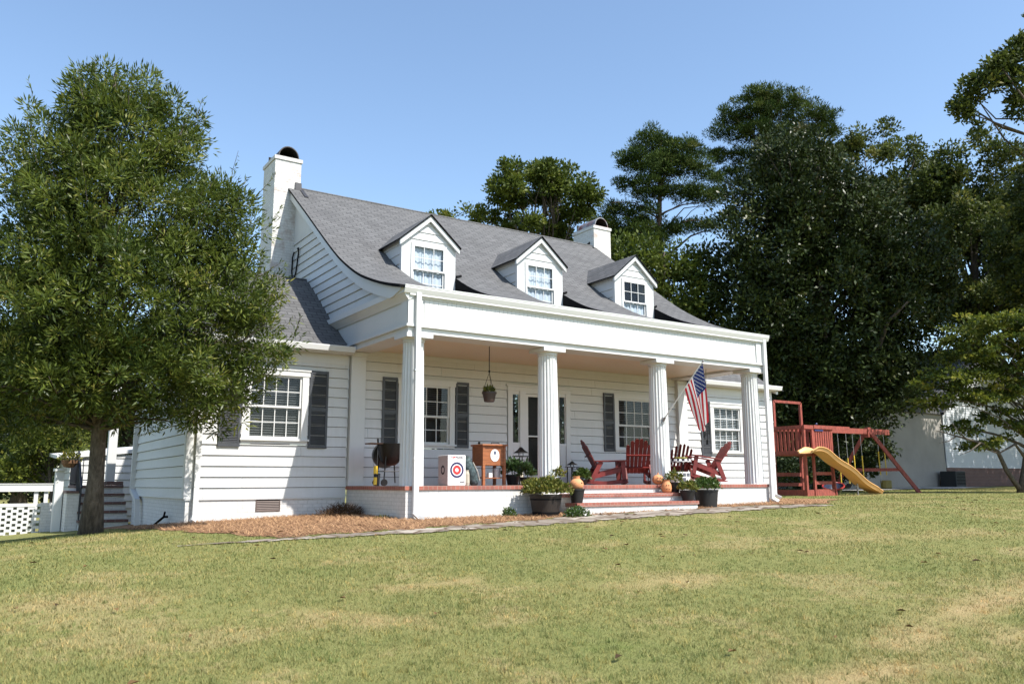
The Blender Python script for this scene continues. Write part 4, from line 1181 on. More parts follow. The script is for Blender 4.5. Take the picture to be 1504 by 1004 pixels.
mb.box(X0-.06, X0+.02, Y0+.03, Y1, 1.0, 1.12); mb.box(17.57, X1, Y0-.05, Y0, 1.0, 1.10)
mb.box(17.57, 19.6, Y0-.09, Y0-.072, 1.88, 2.0)
mb.build("top_rail", RW, ps)
for k in range(8):
    x = 17.63+.125*k; mb = MB(); mb.box(x-.042, x+.042, Y0-.03, Y0-.01, 1.08, 1.86); mb.build("baluster", RW, ps)
for k in range(6):
    y = Y0+.28+.17*k; mb = MB(); mb.box(X0-.035, X0-.012, y-.05, y+.05, .98, 1.87); mb.build("baluster", RW, ps)
for k in range(6):
    y = Y0+.2+.19*k; mb = MB(); mb.box(X1+.0, X1+.03, y-.05, y+.05, 1.0, 1.87); mb.build("baluster", RW, ps)
mb = MB()
P1 = Vector((17.12, 5.15, 2.92)); P2 = Vector((18.62, 5.15, 2.92))
mb.beam(P1, P2, .08, .09); mb.beam((17.12, 5.15, 1.9), P1, .10, .08); mb.beam((18.62, 5.15, 1.9), P2, .10, .08)
mb.build("canopy_frame", RW, ps)
for zz in (.02, .34): mb = MB(); mb.box(17.57, 18.42, Y0-.06, Y0-.02, zz-.06, zz+.05); mb.build("ladder_rung", RW, ps)
mb = MB(); mb.box(17.57, 18.60, Y0-.06, Y0-.02, ZG, -.20); mb.box(X0+.05, 17.47, Y0-.02, Y0+.02, ZG, -.22); mb.box(X0-.02, X0+.02, Y0+.06, Y1-.06, ZG, -.22); mb.build("sandbox_board", RW, ps)
mb = MB(); mb.box(X0+.05, X1-.05, Y1-.02, Y1+.02, .25, .38); mb.box(X0+.05, X1-.05, Y1-.02, Y1+.02, -.10, .02); mb.build("back_board", RW, ps)
mb = MB(); mb.box(17.64, 18.10, Y0-.062, Y0-.035, 1.80, 1.885); mb.sphere((17.75, Y0-.06, 2.04), .04, 8); mb.build("blue_name_board", M['blue'], ps)
mb = MB(); mb.beam((18.3, 4.6, 1.92), (23.2, 4.6, 1.95), .10, .20); mb.build("swing_beam", RW, ps)
for p, q in (((21.85, 4.55, 2.0), (23.3, 3.55, g1(23.3, 3.55)-.05)), ((21.85, 4.65, 2.0), (21.6, 6.2, g1(21.6, 6.2)-.05))):
    mb = MB(); mb.beam(p, q, .09, .13); mb.build("brace_leg", RW, ps)
mb = MB(); mb.beam((22.75, 3.93, .50), (21.7, 5.6, .50), .05, .12); mb.build("cross_brace", RW, ps)
mb = MB(); mb.box(21.75, 21.98, 4.52, 4.68, 1.72, 2.10); mb.build("beam_bracket", RW, ps)
# slide: a wavy trough
mb = MB(); n = 36; yc, hw = 3.55, .27
prof = [(16.95, 1.00), (17.15, 1.10), (17.5, 1.12), (17.9, 1.05), (18.3, .80), (18.7, .63), (19.1, .52), (19.5, .34), (19.9, .08), (20.25, -.08), (20.6, -.19), (20.85, -.27), (21.1, -.36)]
px2 = np.linspace(16.95, 21.1, n); pz2 = np.interp(px2, [a for a, _ in prof], [b for _, b in prof])
for _ in range(4): pz2[1:-1] = .5*pz2[1:-1]+.25*(pz2[:-2]+pz2[2:])
sec = [(-hw-.05, .13), (-hw-.05, .16), (-hw, .17), (-hw+.03, .13), (-hw+.07, .02), (0, .0), (hw-.07, .02), (hw-.03, .13), (hw, .17), (hw+.05, .16), (hw+.05, .13), (hw+.01, .10), (hw-.02, -.03), (-hw+.02, -.03), (-hw-.01, .10)]
rings = []
for i in range(n):
    wv = .0; k = 1.0 if 2 < i < n-3 else .75
    rings.append([mb.pt((16.62+(px2[i]-16.95)*.93, yc+a*(1+.0*wv), pz2[i]+b*k*.72)) for a, b in sec])
for a, b in zip(rings, rings[1:]):
    for j in range(len(sec)): mb.face((a[j], a[(j+1) % len(sec)], b[(j+1) % len(sec)], b[j]))
mb.face(rings[0]); mb.face(rings[-1][::-1])
mb.build("slide", M['yellow'], ps, smooth=35)
mb = MB(); mb.tube([(19.4, 3.55, -.02), (19.4, 3.55, -.5)], .03, 6); mb.build("slide_support", M['galv'], ps)
def swing(xa, xb, zs, seat=True):
    for x in (xa, xb):
        mb = MB(); mb.tube([(x, 4.6, 1.86), (x+.03, 4.6, (1.86+zs)/2)], .011, 5); mb.tube([(x+.03, 4.6, (1.86+zs)/2), (x+.05, 4.6, zs)], .022, 6, 1)
        mb.build("swing_chain", [M['chain'], M['ysleeve']], ps)
    if seat:
        mb = MB(); n = 10
        for i in range(n):
            t0, t1 = i/n, (i+1)/n; f = lambda t: zs-.16*math.sin(math.pi*t)
            a = xa+.05+(xb-xa)*t0; b = xa+.05+(xb-xa)*t1
            mb.hexa(((a, 4.48, f(t0)-.02), (b, 4.48, f(t1)-.02), (b, 4.72, f(t1)-.02), (a, 4.72, f(t0)-.02)), ((a, 4.48, f(t0)), (b, 4.48, f(t1)), (b, 4.72, f(t1)), (a, 4.72, f(t0))))
        mb.build("swing_seat", M['blackmetal'], ps)
swing(19.95, 20.45, -.02); swing(20.85, 21.35, .18)
for x in (22.45, 22.85):
    mb = MB(); mb.tube([(x, 4.6, 1.86), (x, 4.6, 1.2)], .011, 5); mb.tube([(x, 4.6, 1.2), (x+.03, 4.6, .30)], .022, 6, 1); mb.tube([(x+.03, 4.6, .30), (x+.06, 4.6, .02)], .009, 5, 0)
    mb.build("swing_chain", [M['chain'], M['ysleeve']], ps)
mb = MB(); mb.lathe((22.8, 4.6, -.22), [(.16, 0), (.20, .03), (.20, .30), (.18, .32)], 12); mb.build("bucket_seat", simple("olive_yellow_plastic", (.22, .17, .04), .6), ps)
sd_ = thing("plastic_sled", "dark blue sled with a red rim lying under the slide", "sled", (19.4, 4.5, -.42))
mb = MB()
mb.lathe((0, 0, 0), [(.10, 0), (.42, .10), (.56, .30), (.58, .30), (.44, .08), (.1, -.02)], 18, 0, True, .55)
o = mb.build("sled_shell", simple("navy_plastic", (.02, .025, .05), .35), sd_, local=True, smooth=40)
mb = MB(); mb.tube([(.58*math.cos(a), .58*.55*math.sin(a), .31) for a in np.linspace(0, 2*math.pi, 25)], .03, 6); mb.build("red_rim", simple("red_plastic", (.30, .03, .03), .4), sd_, local=True)
sd_.rotation_euler = (.25, -.18, .2); sd_.location = (19.35, 4.55, -.40)
# ------------------------------------------------------------------ porch things
M['pot'] = simple("black_plastic_pot", (0.010, 0.0095, 0.0095), 0.6, 0.2, 6)
M['barrel'] = simple("dark_brown_barrel_resin", (0.024, 0.016, 0.012), 0.7, 0.3, 4, 0, 0.3, vscale=(14, 14, 1))
M['terra'] = simple("terracotta", (0.62, 0.27, 0.12), 0.8, 0.15, 5)
M['redchair'] = simple("dark_red_chair_paint", (0.16, 0.017, 0.014), 0.55, 0.35, 5)
M['leafA'] = leaf_mat("potted_leaf", (0.035, 0.060, 0.012), (0.19, 0.19, 0.04), 0.5, 0.3, 0.25, (0.36, 0.27, 0.10))
M['leafD'] = leaf_mat("dark_potted_leaf", (0.015, 0.04, 0.012), (0.05, 0.09, 0.025), 0.4, 0.25, 0.5)
M['leafF'] = leaf_mat("flower_plant_leaf", (0.022, 0.055, 0.012), (0.085, 0.135, 0.03), 0.45, 0.3, 0.4)
M['petal'] = leaf_mat("white_petal", (0.75, 0.76, 0.72), (0.85, 0.85, 0.82), 0.6, 0.2, 0.2)
M['petaly'] = leaf_mat("yellow_petal", (0.50, 0.38, 0.03), (0.65, 0.50, 0.05), 0.6, 0.2, 0.2)
M['dry'] = leaf_mat("dry_twig", (0.05, 0.03, 0.018), (0.14, 0.085, 0.05), 0.9, 0.1, 0.1)
M['potsoil'] = simple("pot_soil", (0.02, 0.014, 0.01), 1.0)

def leaves_arrays(P, A, L, Wd, rg, fold=0.0):
    """diamond leaves at P along unit axes A; returns vertices, faces"""
    n = len(P); A = A/np.linalg.norm(A, axis=1)[:, None]
    r = rg.normal(size=(n, 3)); S = np.cross(A, r); S /= np.linalg.norm(S, axis=1)[:, None]+1e-9
    L = np.broadcast_to(L, n)[:, None]; Wd = np.broadcast_to(Wd, n)[:, None]
    Nn = np.cross(S, A)
    V = np.stack([P, P+A*L*.45+S*Wd*.5+Nn*Wd*fold, P+A*L, P+A*L*.45-S*Wd*.5+Nn*Wd*fold], 1).reshape(-1, 3)
    return V, np.arange(4*n).reshape(-1, 4)
def bush(parent, name, c, r, n, L, Wd, mat, rg, flat=1.0, up=0.5):
    d = rg.normal(size=(n, 3)); d /= np.linalg.norm(d, axis=1)[:, None]
    d[:, 2] = np.abs(d[:, 2])*1.0-.25
    rad = rg.uniform(.35, 1.0, n)**.6
    lump = 1+.22*np.sin(d[:, 0]*5+c[0]*9)*np.sin(d[:, 1]*6+c[1]*7)
    P = np.array(c)+d*np.array(r)*(rad*lump)[:, None]
    A = d*.7+rg.normal(size=(n, 3))*.6+np.array([0, 0, up])
    V, F = leaves_arrays(P, A, L*rg.uniform(.6, 1.2, n), Wd*rg.uniform(.6, 1.2, n), rg, .15)
    return np_mesh(name, V, F, mat, attr=np.repeat(np.clip(rg.normal(.45, .28, n), 0, 1), 4), parent=parent)
rgp = np.random.default_rng(21)
def potted(name, label, cat, c, r0, r1, h, plant, mat='pot', rim=True, leaf='leafA', n=420, L=.10, Wd=.055, group=None):
    """round pot standing on c with a leafy plant; plant = (radius, height)"""
    t = thing(name, label, cat, c, 0, group)
    mb = MB(); mb.lathe(c, [(r0*.9, 0), (r0, .01), (r1, h*.9), (r1+.012 if rim else r1, h*.9+.002), (r1+.012 if rim else r1, h), (r1-.015, h), (r1-.02, h-.04)], 24)
    if mat == 'barrel':
        for z in (.18, .80):
            rr = r0+(r1-r0)*z+.006; mb.lathe((c[0], c[1], c[2]+h*z-.02), [(rr-.004, 0), (rr, .005), (rr+.002, .035), (rr-.002, .04)], 24, 1)
    mb.build("pot", [M[mat], M['black']], t, smooth=30)
    mb = MB(); mb.lathe((c[0], c[1], c[2]+h-.05), [(.01, 0), (r1-.02, .0), (r1-.02, .012), (.01, .02)], 16); mb.build("soil", M['potsoil'], t)
    pr, ph = plant
    bush(t, "foliage", (c[0], c[1], c[2]+h-.01+ph*.28), (pr, pr, ph*.72), n, L, Wd, M[leaf], rgp)
    return t

# --- left group by the steps
gq = lambda x, y: g1(x, y)
potted("barrel_planter", "large dark brown barrel planter overflowing with leafy plants left of the steps", "planter", (2.98, -.42, gq(2.98, -.42)-.01), .26, .33, .44, (.50, .42), 'barrel', n=3200, L=.075, Wd=.045)
potted("flower_pot", "black pot of yellow green foliage on the porch edge behind the barrel planter", "flower pot", (3.66, .20, 0), .10, .13, .16, (.20, .30), n=420, L=.09, Wd=.05)
t = potted("flower_pot", "black pot on the lower step carrying a round terracotta jug", "flower pot", (3.70, -.53, -.365), .12, .165, .29, (.10, .06), n=30, L=.06, Wd=.03)
jz = -.365+.29+.005
jug = thing("terracotta_jug", "round terracotta strawberry jug with holes standing on a black pot", "jug", (3.70, -.53, jz-.03))
mb = MB(); mb.lathe((3.70, -.53, jz-.03), [(.08, 0), (.13, .05), (.148, .11), (.135, .17), (.09, .215), (.068, .23), (.07, .28), (.076, .29), (.06, .29)], 24); mb.build("jug_body", M['terra'], jug, smooth=50)
for a, z in ((-2.4, .12), (-1.35, .14), (-.5, .13)):
    mb = MB(); p = Vector((3.70+.143*math.cos(a), -.53+.143*math.sin(a), jz+z-.03)); d = Vector((math.cos(a), math.sin(a), 0))
    mb.tube([p-d*.03, p-d*.001], .021, 10); mb.build("hole_shade", M['soot_hole'], jug)  # black disc, the shade of the hole put into its colour
t = thing("white_flower_plant", "low green plant with white flowers on the ground by the bottom step", "plant", (3.42, -.95, gq(3.42, -.95)))
bush(t, "foliage", (3.38, -.95, gq(3.4, -.95)+.05), (.26, .20, .19), 1000, .055, .032, M['leafF'], rgp)
bush(t, "flowers", (3.46, -.97, gq(3.4, -.95)+.07), (.30, .20, .17), 90, .04, .045, M['petal'], rgp)
t = thing("small_green_plant", "small green plant in the straw against the white brick porch base", "plant", (2.22, -.22, gq(2.2, -.2)))
bush(t, "foliage", (2.22, -.22, gq(2.2, -.2)+.05), (.15, .11, .16), 300, .06, .03, M['leafF'], rgp)
bush(t, "flowers", (2.22, -.22, gq(2.2, -.2)+.08), (.13, .1, .14), 16, .035, .035, M['petal'], rgp)
t = thing("dry_shrub", "dead brown shrub in the corner of the porch base and the left wing", "shrub", (-.42, 2.05, gq(-.4, 2.0)))
bush(t, "dry_twig_mass", (-.40, 2.1, gq(-.4, 2.0)+.02), (.50, .34, .28), 2600, .12, .006, M['dry'], rgp, up=.4)
bush(t, "dead_leaves", (-.42, 2.1, gq(-.4, 2.0)+.01), (.45, .30, .22), 700, .05, .022, M['dry'], rgp)
t = thing("weed", "tiny pale green weed at the foot of the left porch corner", "plant", (-.18, .55, gq(-.1, .5)))
bush(t, "leaves", (-.18, .55, gq(-.1, .5)+.01), (.16, .10, .08), 90, .06, .02, M['leafA'], rgp)

# --- right group
potted("barrel_planter", "tall black barrel planter of dark foliage right of the steps", "planter", (7.70, -.36, gq(7.7, -.36)-.01), .235, .275, .42, (.34, .34), 'pot', n=1500, L=.075, Wd=.045, leaf='leafF')
potted("flower_pot", "dark grey pot of light green leaves on the bottom step at the right", "flower pot", (6.90, -.54, -.365), .12, .175, .24, (.22, .22), n=380, L=.10, Wd=.045)
potted("flower_pot", "black pot with a sprouting plant on the upper step beside the terracotta figures", "flower pot", (6.86, -.18, -.18), .10, .13, .235, (.17, .30), n=260, L=.11, Wd=.04)
t = thing("terracotta_pumpkin", "round terracotta pumpkin lantern with a carved face on the porch edge", "pumpkin lantern", (6.60, .10, 0))
mb = MB(); n = 48; hs = 9; c = (6.60, .10, .115); rings = []
for i in range(hs+1):
    th = math.pi*i/hs; rr = .135*math.sin(th); z = -.115*math.cos(th)
    rings.append([mb.pt((c[0]+max(rr, .004)*(1-.07*abs(math.sin(4*2*math.pi*k/n)))*math.cos(2*math.pi*k/n), c[1]+max(rr, .004)*(1-.07*abs(math.sin(4*2*math.pi*k/n)))*math.sin(2*math.pi*k/n), c[2]+z)) for k in range(n)])
for a, b in zip(rings, rings[1:]):
    for k in range(n): mb.face((a[k], a[(k+1) % n], b[(k+1) % n], b[k]))
mb.build("pumpkin_body", M['terra'], t, smooth=60)
mb = MB(); mb.tube([(6.60, .10, .22), (6.61, .10, .27)], .02, 6); mb.build("stalk", M['terra'], t)
def carve(t, c, R, spots, s):
    for a, z in spots:
        mb = MB(); d = Vector((math.cos(a), math.sin(a), 0)); p = Vector(c)+d*R+Vector((0, 0, z)); sd2 = Vector((-math.sin(a), math.cos(a), 0))
        mb.poly([p+sd2*s+d*.004, p-sd2*s+d*.004, p-sd2*s*.3+Vector((0, 0, s*1.5))+d*.002, p+sd2*s*.3+Vector((0, 0, s*1.5))+d*.002]); mb.build("carved_hole_shade", M['soot_hole'], t)  # flat black patch standing in for the shade inside a hole
carve(t, (6.60, .10, .115), .131, ((-2.3, .03), (-1.9, .03), (-2.1, -.035), (-2.35, -.05), (-1.85, -.05)), .017)
t = thing("terracotta_lantern", "tall narrow terracotta lantern with a carved face on the upper step", "lantern", (6.58, -.20, -.18))
c = (6.58, -.20, -.18)
mb = MB(); mb.lathe(c, [(.075, 0), (.105, .02), (.118, .10), (.105, .19), (.075, .24), (.07, .27), (.085, .29), (.07, .29)], 22); mb.build("lantern_body", M['terra'], t, smooth=50)
carve(t, (c[0], c[1], c[2]+.12), .113, ((-2.3, .035), (-1.85, .035), (-2.05, -.03), (-2.3, -.05), (-1.8, -.05)), .016)
bush(t, "sprout", (c[0], c[1], c[2]+.30), (.08, .08, .12), 30, .09, .03, M['leafD'], rgp)
t = thing("picture_box", "white printed cardboard box with dark panels standing behind the right pots", "box", (7.32, .22, 0))
mb = MB(); mb.box(7.28, 7.68, .12, .40, .002, .30); mb.build("carton", simple("white_cardboard", (.72, .71, .68), .8, .08), t)
mb = MB()
for k in range(3): mb.box(7.315+.125*k, 7.415+.125*k, .1165, .1195, .19, .27)
mb.box(7.315, 7.54, .1165, .1195, .04, .16)
mb.build("printed_panels", simple("grey_print", (.10, .10, .12), .7, .5, 30), t)
t = thing("folded_white_sheet", "crumpled white plastic sheet lying beside the leaning red rocker", "sheet", (7.8, .55, .0))
mb = MB(); gxx = 10
for i in range(gxx):
    for j in range(6):
        f = lambda a, b: (7.52+.075*a, .30+.09*b, .03+.20*math.exp(-((a-3.5)/2.6)**2)+.02*math.sin(a*2.1+b*1.7)-.01*b)
        mb.poly([f(i, j), f(i+1, j), f(i+1, j+1), f(i, j+1)])
mb.build("sheet", simple("white_sheet_plastic", (.78, .78, .77), .6, .06), t, smooth=True)

# --- rockers
def rocker(name, label, loc, rz, tilt=0.0, slats=6, gapf=.80):
    t = thing(name, label, "rocking chair", loc, rz, "red wooden rocking chairs on the porch"); t.rotation_euler = (0, -tilt, rz)
    m = M['redchair']
    for s in (-1, 1):
        y = s*.315
        mb = MB()                                     # runner with pointed rear end
        xs = np.linspace(-.58, .44, 14); zb = lambda x: .05*((x+.05)/.5)**2
        tp = lambda x: zb(x)+.085*min(1, (x+.60)/.25)
        for a, b in zip(xs, xs[1:]):
            mb.hexa(((a, y-.02, zb(a)), (b, y-.02, zb(b)), (b, y+.02, zb(b)), (a, y+.02, zb(a))), ((a, y-.02, tp(a)), (b, y-.02, tp(b)), (b, y+.02, tp(b)), (a, y+.02, tp(a))))
        mb.build("runner", m, t, local=True)
        mb = MB(); mb.beam((.36, y, .06), (.34, y, .565), .10, .04, up=(0, 1, 0)); mb.build("leg", m, t, local=True)
        mb = MB(); mb.beam((-.47, y, .08), (-.20, y, .565), .11, .04, up=(0, 1, 0)); mb.build("leg", m, t, local=True)
        mb = MB(); mb.beam((-.36, y*.92, .21), (.36, y*.92, .36), .035, .10); mb.build("seat_rail", m, t, local=True)
        mb = MB(); mb.prism([(-.34, y-.055), (.30, y-.075), (.44, y-.06), (.47, y), (.44, y+.06), (.30, y+.075), (-.34, y+.05)], 2, .567, .592)
        mb.build("armrest", m, t, local=True)
    mb = MB()
    for k in range(6):
        x = -.24+.118*k; z = .235+.0252*k+.055
        mb.hexa(((x, -.29, z), (x+.10, -.29, z+.02), (x+.10, .29, z+.02), (x, .29, z)), ((x, -.29, z+.02), (x+.10, -.29, z+.04), (x+.10, .29, z+.04), (x, .29, z+.02)))
    mb.build("seat", m, t, local=True)
    mb = MB(); B0 = Vector((-.22, 0, .28)); d = Vector((-.42, 0, .86)).normalized(); nrm = Vector((.86, 0, .42)).normalized()
    for k in range(slats):
        u = (k-(slats-1)/2)/((slats-1)/2)
        w0, w1 = .255/slats*gapf*1.9, .30/slats*gapf*1.95
        y0, y1 = u*.235, u*.275; Ln = .90-.17*u*u
        p0 = B0+Vector((0, y0, 0)); p1 = B0+d*Ln+Vector((0, y1, 0)); h = nrm*.011
        a0, a1 = Vector((0, w0/2, 0)), Vector((0, w1/2, 0))
        mb.hexa((p0-a0-h, p0+a0-h, p0+a0+h, p0-a0+h), (p1-a1-h, p1+a1-h, p1+a1+h, p1-a1+h))
        mb.hexa((p1-a1-h, p1+a1-h, p1+a1+h, p1-a1+h), (p1+d*.035-a1*.4-h, p1+d*.035+a1*.4-h, p1+d*.035+a1*.4+h, p1+d*.035-a1*.4+h))
    for zq in (.16, .50):
        q = B0+d*zq-nrm*.03; mb.beam(q+Vector((0, -.30, 0)), q+Vector((0, .30, 0)), .05, .03, up=d)
    mb.build("backrest", m, t, local=True)
    return t
rocker("rocking_chair", "dark red rocking chair seen from the side, facing right, nearest the front door", (6.42, 1.72, .0), math.radians(-28), .02, gapf=.98)
rocker("rocking_chair", "dark red rocking chair seen from behind with its solid arched back left of the column", (7.26, 1.62, .0), math.radians(60), .0, gapf=1.0)
rocker("rocking_chair", "dark red rocking chair turned away with light between its back slats behind the flag", (8.78, 1.75, .0), math.radians(205), .05, gapf=.66)
rocker("rocking_chair", "brighter red rocking chair tipped back in the sun at the right of the porch", (8.95, .95, .10), math.radians(155), .16, gapf=.66)
t = thing("side_table", "black metal side table with a patterned cloth between the column and the rockers", "table", (8.16, .95, 0))
mb = MB(); mb.lathe((8.16, .95, .60), [(.02, 0), (.27, 0), (.28, .012), (.27, .025), (.02, .025)], 24); mb.build("tabletop", M['blackmetal'], t)
for k in range(3):
    a = 2.1*k+.4; mb = MB(); mb.tube([(8.16+.2*math.cos(a), .95+.2*math.sin(a), .60), (8.16+.13*math.cos(a), .95+.13*math.sin(a), .3), (8.16+.23*math.cos(a), .95+.23*math.sin(a), 0)], .014, 6); mb.build("leg", M['blackmetal'], t)
def m_checks():
    m, nt, b, L = new_mat("black_white_cloth")
    ck = nt.nodes.new("ShaderNodeTexChecker"); ck.inputs['Scale'].default_value = 14
    ck.inputs[1].default_value = (.7, .7, .7, 1); ck.inputs[2].default_value = (.02, .02, .03, 1)
    tc = nt.nodes.new("ShaderNodeTexCoord"); L.new(tc.outputs['UV'], ck.inputs[0]); L.new(ck.outputs[0], b.inputs['Base Color']); b.inputs['Roughness'].default_value = .9
    return m
cl = thing("patterned_cloth", "black and white patterned cloth spread on the black side table", "cloth", (8.16, .95, .626))
mb = MB(); mb.lathe((8.16, .95, .627), [(.30, -.07), (.292, .004), (.02, .010)], 24, cap=False); mb.build("cloth", m_checks(), cl)
ty = thing("yellow_tray", "yellow oval tray lying on the patterned table cloth", "tray", (8.2, .93, .64))
mb = MB(); mb.lathe((8.2, .93, .64), [(.10, 0), (.17, .01), (.20, .04), (.19, .04), (.15, .015), (.01, .012)], 20, sq=.7); mb.build("tray", simple("yellow_glaze", (.42, .36, .06), .5), ty)
t = thing("candle_lantern", "small black candle lantern on the floor below the arched rocker", "lantern", (7.30, 1.05, 0))
mb = MB(); mb.box(7.23, 7.37, .98, 1.12, 0, .03); mb.hexa(((7.22, .97, .20), (7.38, .97, .20), (7.38, 1.13, .20), (7.22, 1.13, .20)), ((7.28, 1.03, .27), (7.32, 1.03, .27), (7.32, 1.07, .27), (7.28, 1.07, .27)))
for x in (7.235, 7.355):
    for y in (.985, 1.105): mb.box(x, x+.01, y, y+.01, .03, .20)
mb.build("frame", M['blackmetal'], t)
mb = MB(); mb.lathe((7.30, 1.05, .03), [(.03, 0), (.03, .10), (.003, .11)], 10); mb.build("candle", simple("cream_wax", (.7, .65, .5), .6), t)

# --- lanterns and plants by the door
def pagoda(label, x, y, h, w, loc=0):
    t = thing("garden_lantern", label, "lantern", (x, y, 0))
    mb = MB(); b = w/2
    mb.box(x-b, x+b, y-b, y+b, 0.002, .03)
    for sx in (-1, 1):
        for sy in (-1, 1): mb.box(x+sx*(b-.012)-.009, x+sx*(b-.012)+.009, y+sy*(b-.012)-.009, y+sy*(b-.012)+.009, .03, h*.74)
    mb.box(x-b-.04, x+b+.04, y-b-.015, y+b+.015, h*.74, h*.765)
    mb.build("frame", M['blackmetal'], t)
    mb = MB(); n = 4
    pr = [(b*1.05, h*.84), (b*1.0, h*.855), (b*.5, h*.92), (b*.2, h*.985), (b*.04, h)]
    rings = [[mb.pt((x+r*math.sqrt(2)*math.cos(math.pi/4+k*math.pi/2), y+r*math.sqrt(2)*math.sin(math.pi/4+k*math.pi/2), z)) for k in range(4)] for r, z in pr]
    for p, q in zip(rings, rings[1:]):
        for k in range(4): mb.face((p[k], p[(k+1) % 4], q[(k+1) % 4], q[k]))
    mb.face(rings[0][::-1]); mb.face(rings[-1])
    for sx in (-1, 1): mb.box(x+sx*b*.5-.006, x+sx*b*.5+.006, y-.006, y+.006, h*.76, h*.85)
    mb.build("roof", M['blackmetal'], t)
    mb = MB(); mb.lathe((x, y, .031), [(w*.22, 0), (w*.22, h*.28), (.004, h*.30)], 12); mb.build("candle", simple("ivory_wax", (.62, .58, .46), .6), t)
    return t
pagoda("tall black pagoda roofed lantern on the porch left of the front door", 3.84, 1.75, .88, .24)
pagoda("smaller black pagoda roofed lantern right of the front door", 5.42, 1.85, .57, .19)
potted("flower_pot", "black pot with a tall leafy plant standing in front of the pagoda lantern", "flower pot", (3.60, 1.20, 0), .10, .14, .18, (.17, .40), n=230, L=.13, Wd=.05, leaf='leafD')
potted("flower_pot", "dark pot with a bushy plant between the wooden cooler and the tall lantern", "flower pot", (3.52, 1.62, 0), .12, .16, .24, (.22, .42), n=320, L=.14, Wd=.06, leaf='leafD')
potted("flower_pot", "low dark pot of green leaves right of the small pagoda lantern", "flower pot", (5.62, 1.72, 0), .10, .13, .12, (.20, .32), n=420, L=.10, Wd=.06, leaf='leafF')

# --- wooden cooler cabinet
M['cedar'] = simple("orange_brown_cedar", (0.30, 0.105, 0.038), 0.5, 0.35, 3, 0, 0.2, vscale=(2, 2, 14))
t = thing("wooden_cooler", "orange brown cedar cooler cabinet on legs with a white oval badge", "cooler", (2.80, 1.48, 0))
x0, x1, y0, y1 = 2.50, 3.10, 1.26, 1.72
for x in (x0, x1-.06):
    for y in (y0, y1-.06): mb = MB(); mb.box(x, x+.06, y, y+.06, 0, .86); mb.build("leg", M['cedar'], t)
mb = MB()
for k in range(4): mb.box(x0+.002, x1-.002, y0+.012, y0+.03, .44+.105*k, .44+.105*k+.102)
mb.box(x0+.012, x0+.03, y0+.061, y1-.061, .44, .86); mb.box(x1-.03, x1-.012, y0+.061, y1-.061, .44, .86); mb.box(x0+.06, x1-.06, y1-.03, y1-.012, .44, .86); mb.box(x0+.03, x1-.03, y0+.032, y1-.03, .43, .45)
mb.build("cabinet", M['cedar'], t)
mb = MB(); mb.box(x0-.035, x1+.035, y0-.04, y1+.02, .862, .90); mb.build("lid", M['cedar'], t, bevel=.008)
mb = MB(); mb.tube([(2.70, y0-.03, .905), (2.70, y0-.03, .93), (2.90, y0-.03, .93), (2.90, y0-.03, .905)], .01, 6); mb.sphere((2.62, 1.62, .94), .03, 8); mb.build("lid_handle", M['blackmetal'], t)
mb = MB(); mb.box(x0+.02, x1-.02, y0+.02, y1-.02, .15, .17); mb.build("shelf", M['cedar'], t)
mb = MB(); cxb, czb = 2.815, .655
mb.poly([(cxb+.115*math.cos(a), y0+.004, czb+.135*math.sin(a)) for a in np.linspace(0, 2*math.pi, 33)[:-1]]); mb.poly([(cxb+.115*math.cos(a), y0+.010, czb+.135*math.sin(a)) for a in np.linspace(0, 2*math.pi, 33)[:-1]][::-1])
bd = mb.build("badge", simple("white_badge", (.75, .76, .78), .5, .05), t)
mb = MB(); yb = y0+.001
mb.poly([(cxb-.024, yb, czb+.095), (cxb-.026, yb, czb+.04), (cxb-.012, yb, czb+.015), (cxb, yb, czb+.008), (cxb+.012, yb, czb+.015), (cxb+.026, yb, czb+.04), (cxb+.024, yb, czb+.095)])
for k in range(7):
    a = math.radians(205+22*k); r = .085
    mb.poly([(cxb+r*math.cos(a)-.008, yb, czb+.02+r*.75*math.sin(a)-.010), (cxb+r*math.cos(a)+.008, yb, czb+.02+r*.75*math.sin(a)-.010), (cxb+r*math.cos(a)+.006, yb, czb+.02+r*.75*math.sin(a)+.012), (cxb+r*math.cos(a)-.006, yb, czb+.02+r*.75*math.sin(a)+.012)])
mb.build("emblem", simple("navy_print", (.02, .04, .10), .6), bd)
cn = thing("tin_box", "small white tin box on the cooler's lower shelf", "tin", (2.74, 1.38, .17))
mb = MB(); mb.box(2.70, 2.79, 1.33, 1.41, .172, .27); mb.build("tin", simple("white_tin", (.7, .7, .68), .5), cn)
cn = thing("metal_bucket", "silver bucket with a pale blue lid on the cooler's lower shelf", "bucket", (2.96, 1.42, .17))
mb = MB(); mb.lathe((2.97, 1.44, .172), [(.07, 0), (.085, .17), (.09, .17), (.09, .20), (.01, .21)], 16); mb.build("bucket", simple("dull_silver", (.42, .44, .48), .4, .2, 4, .5), cn)

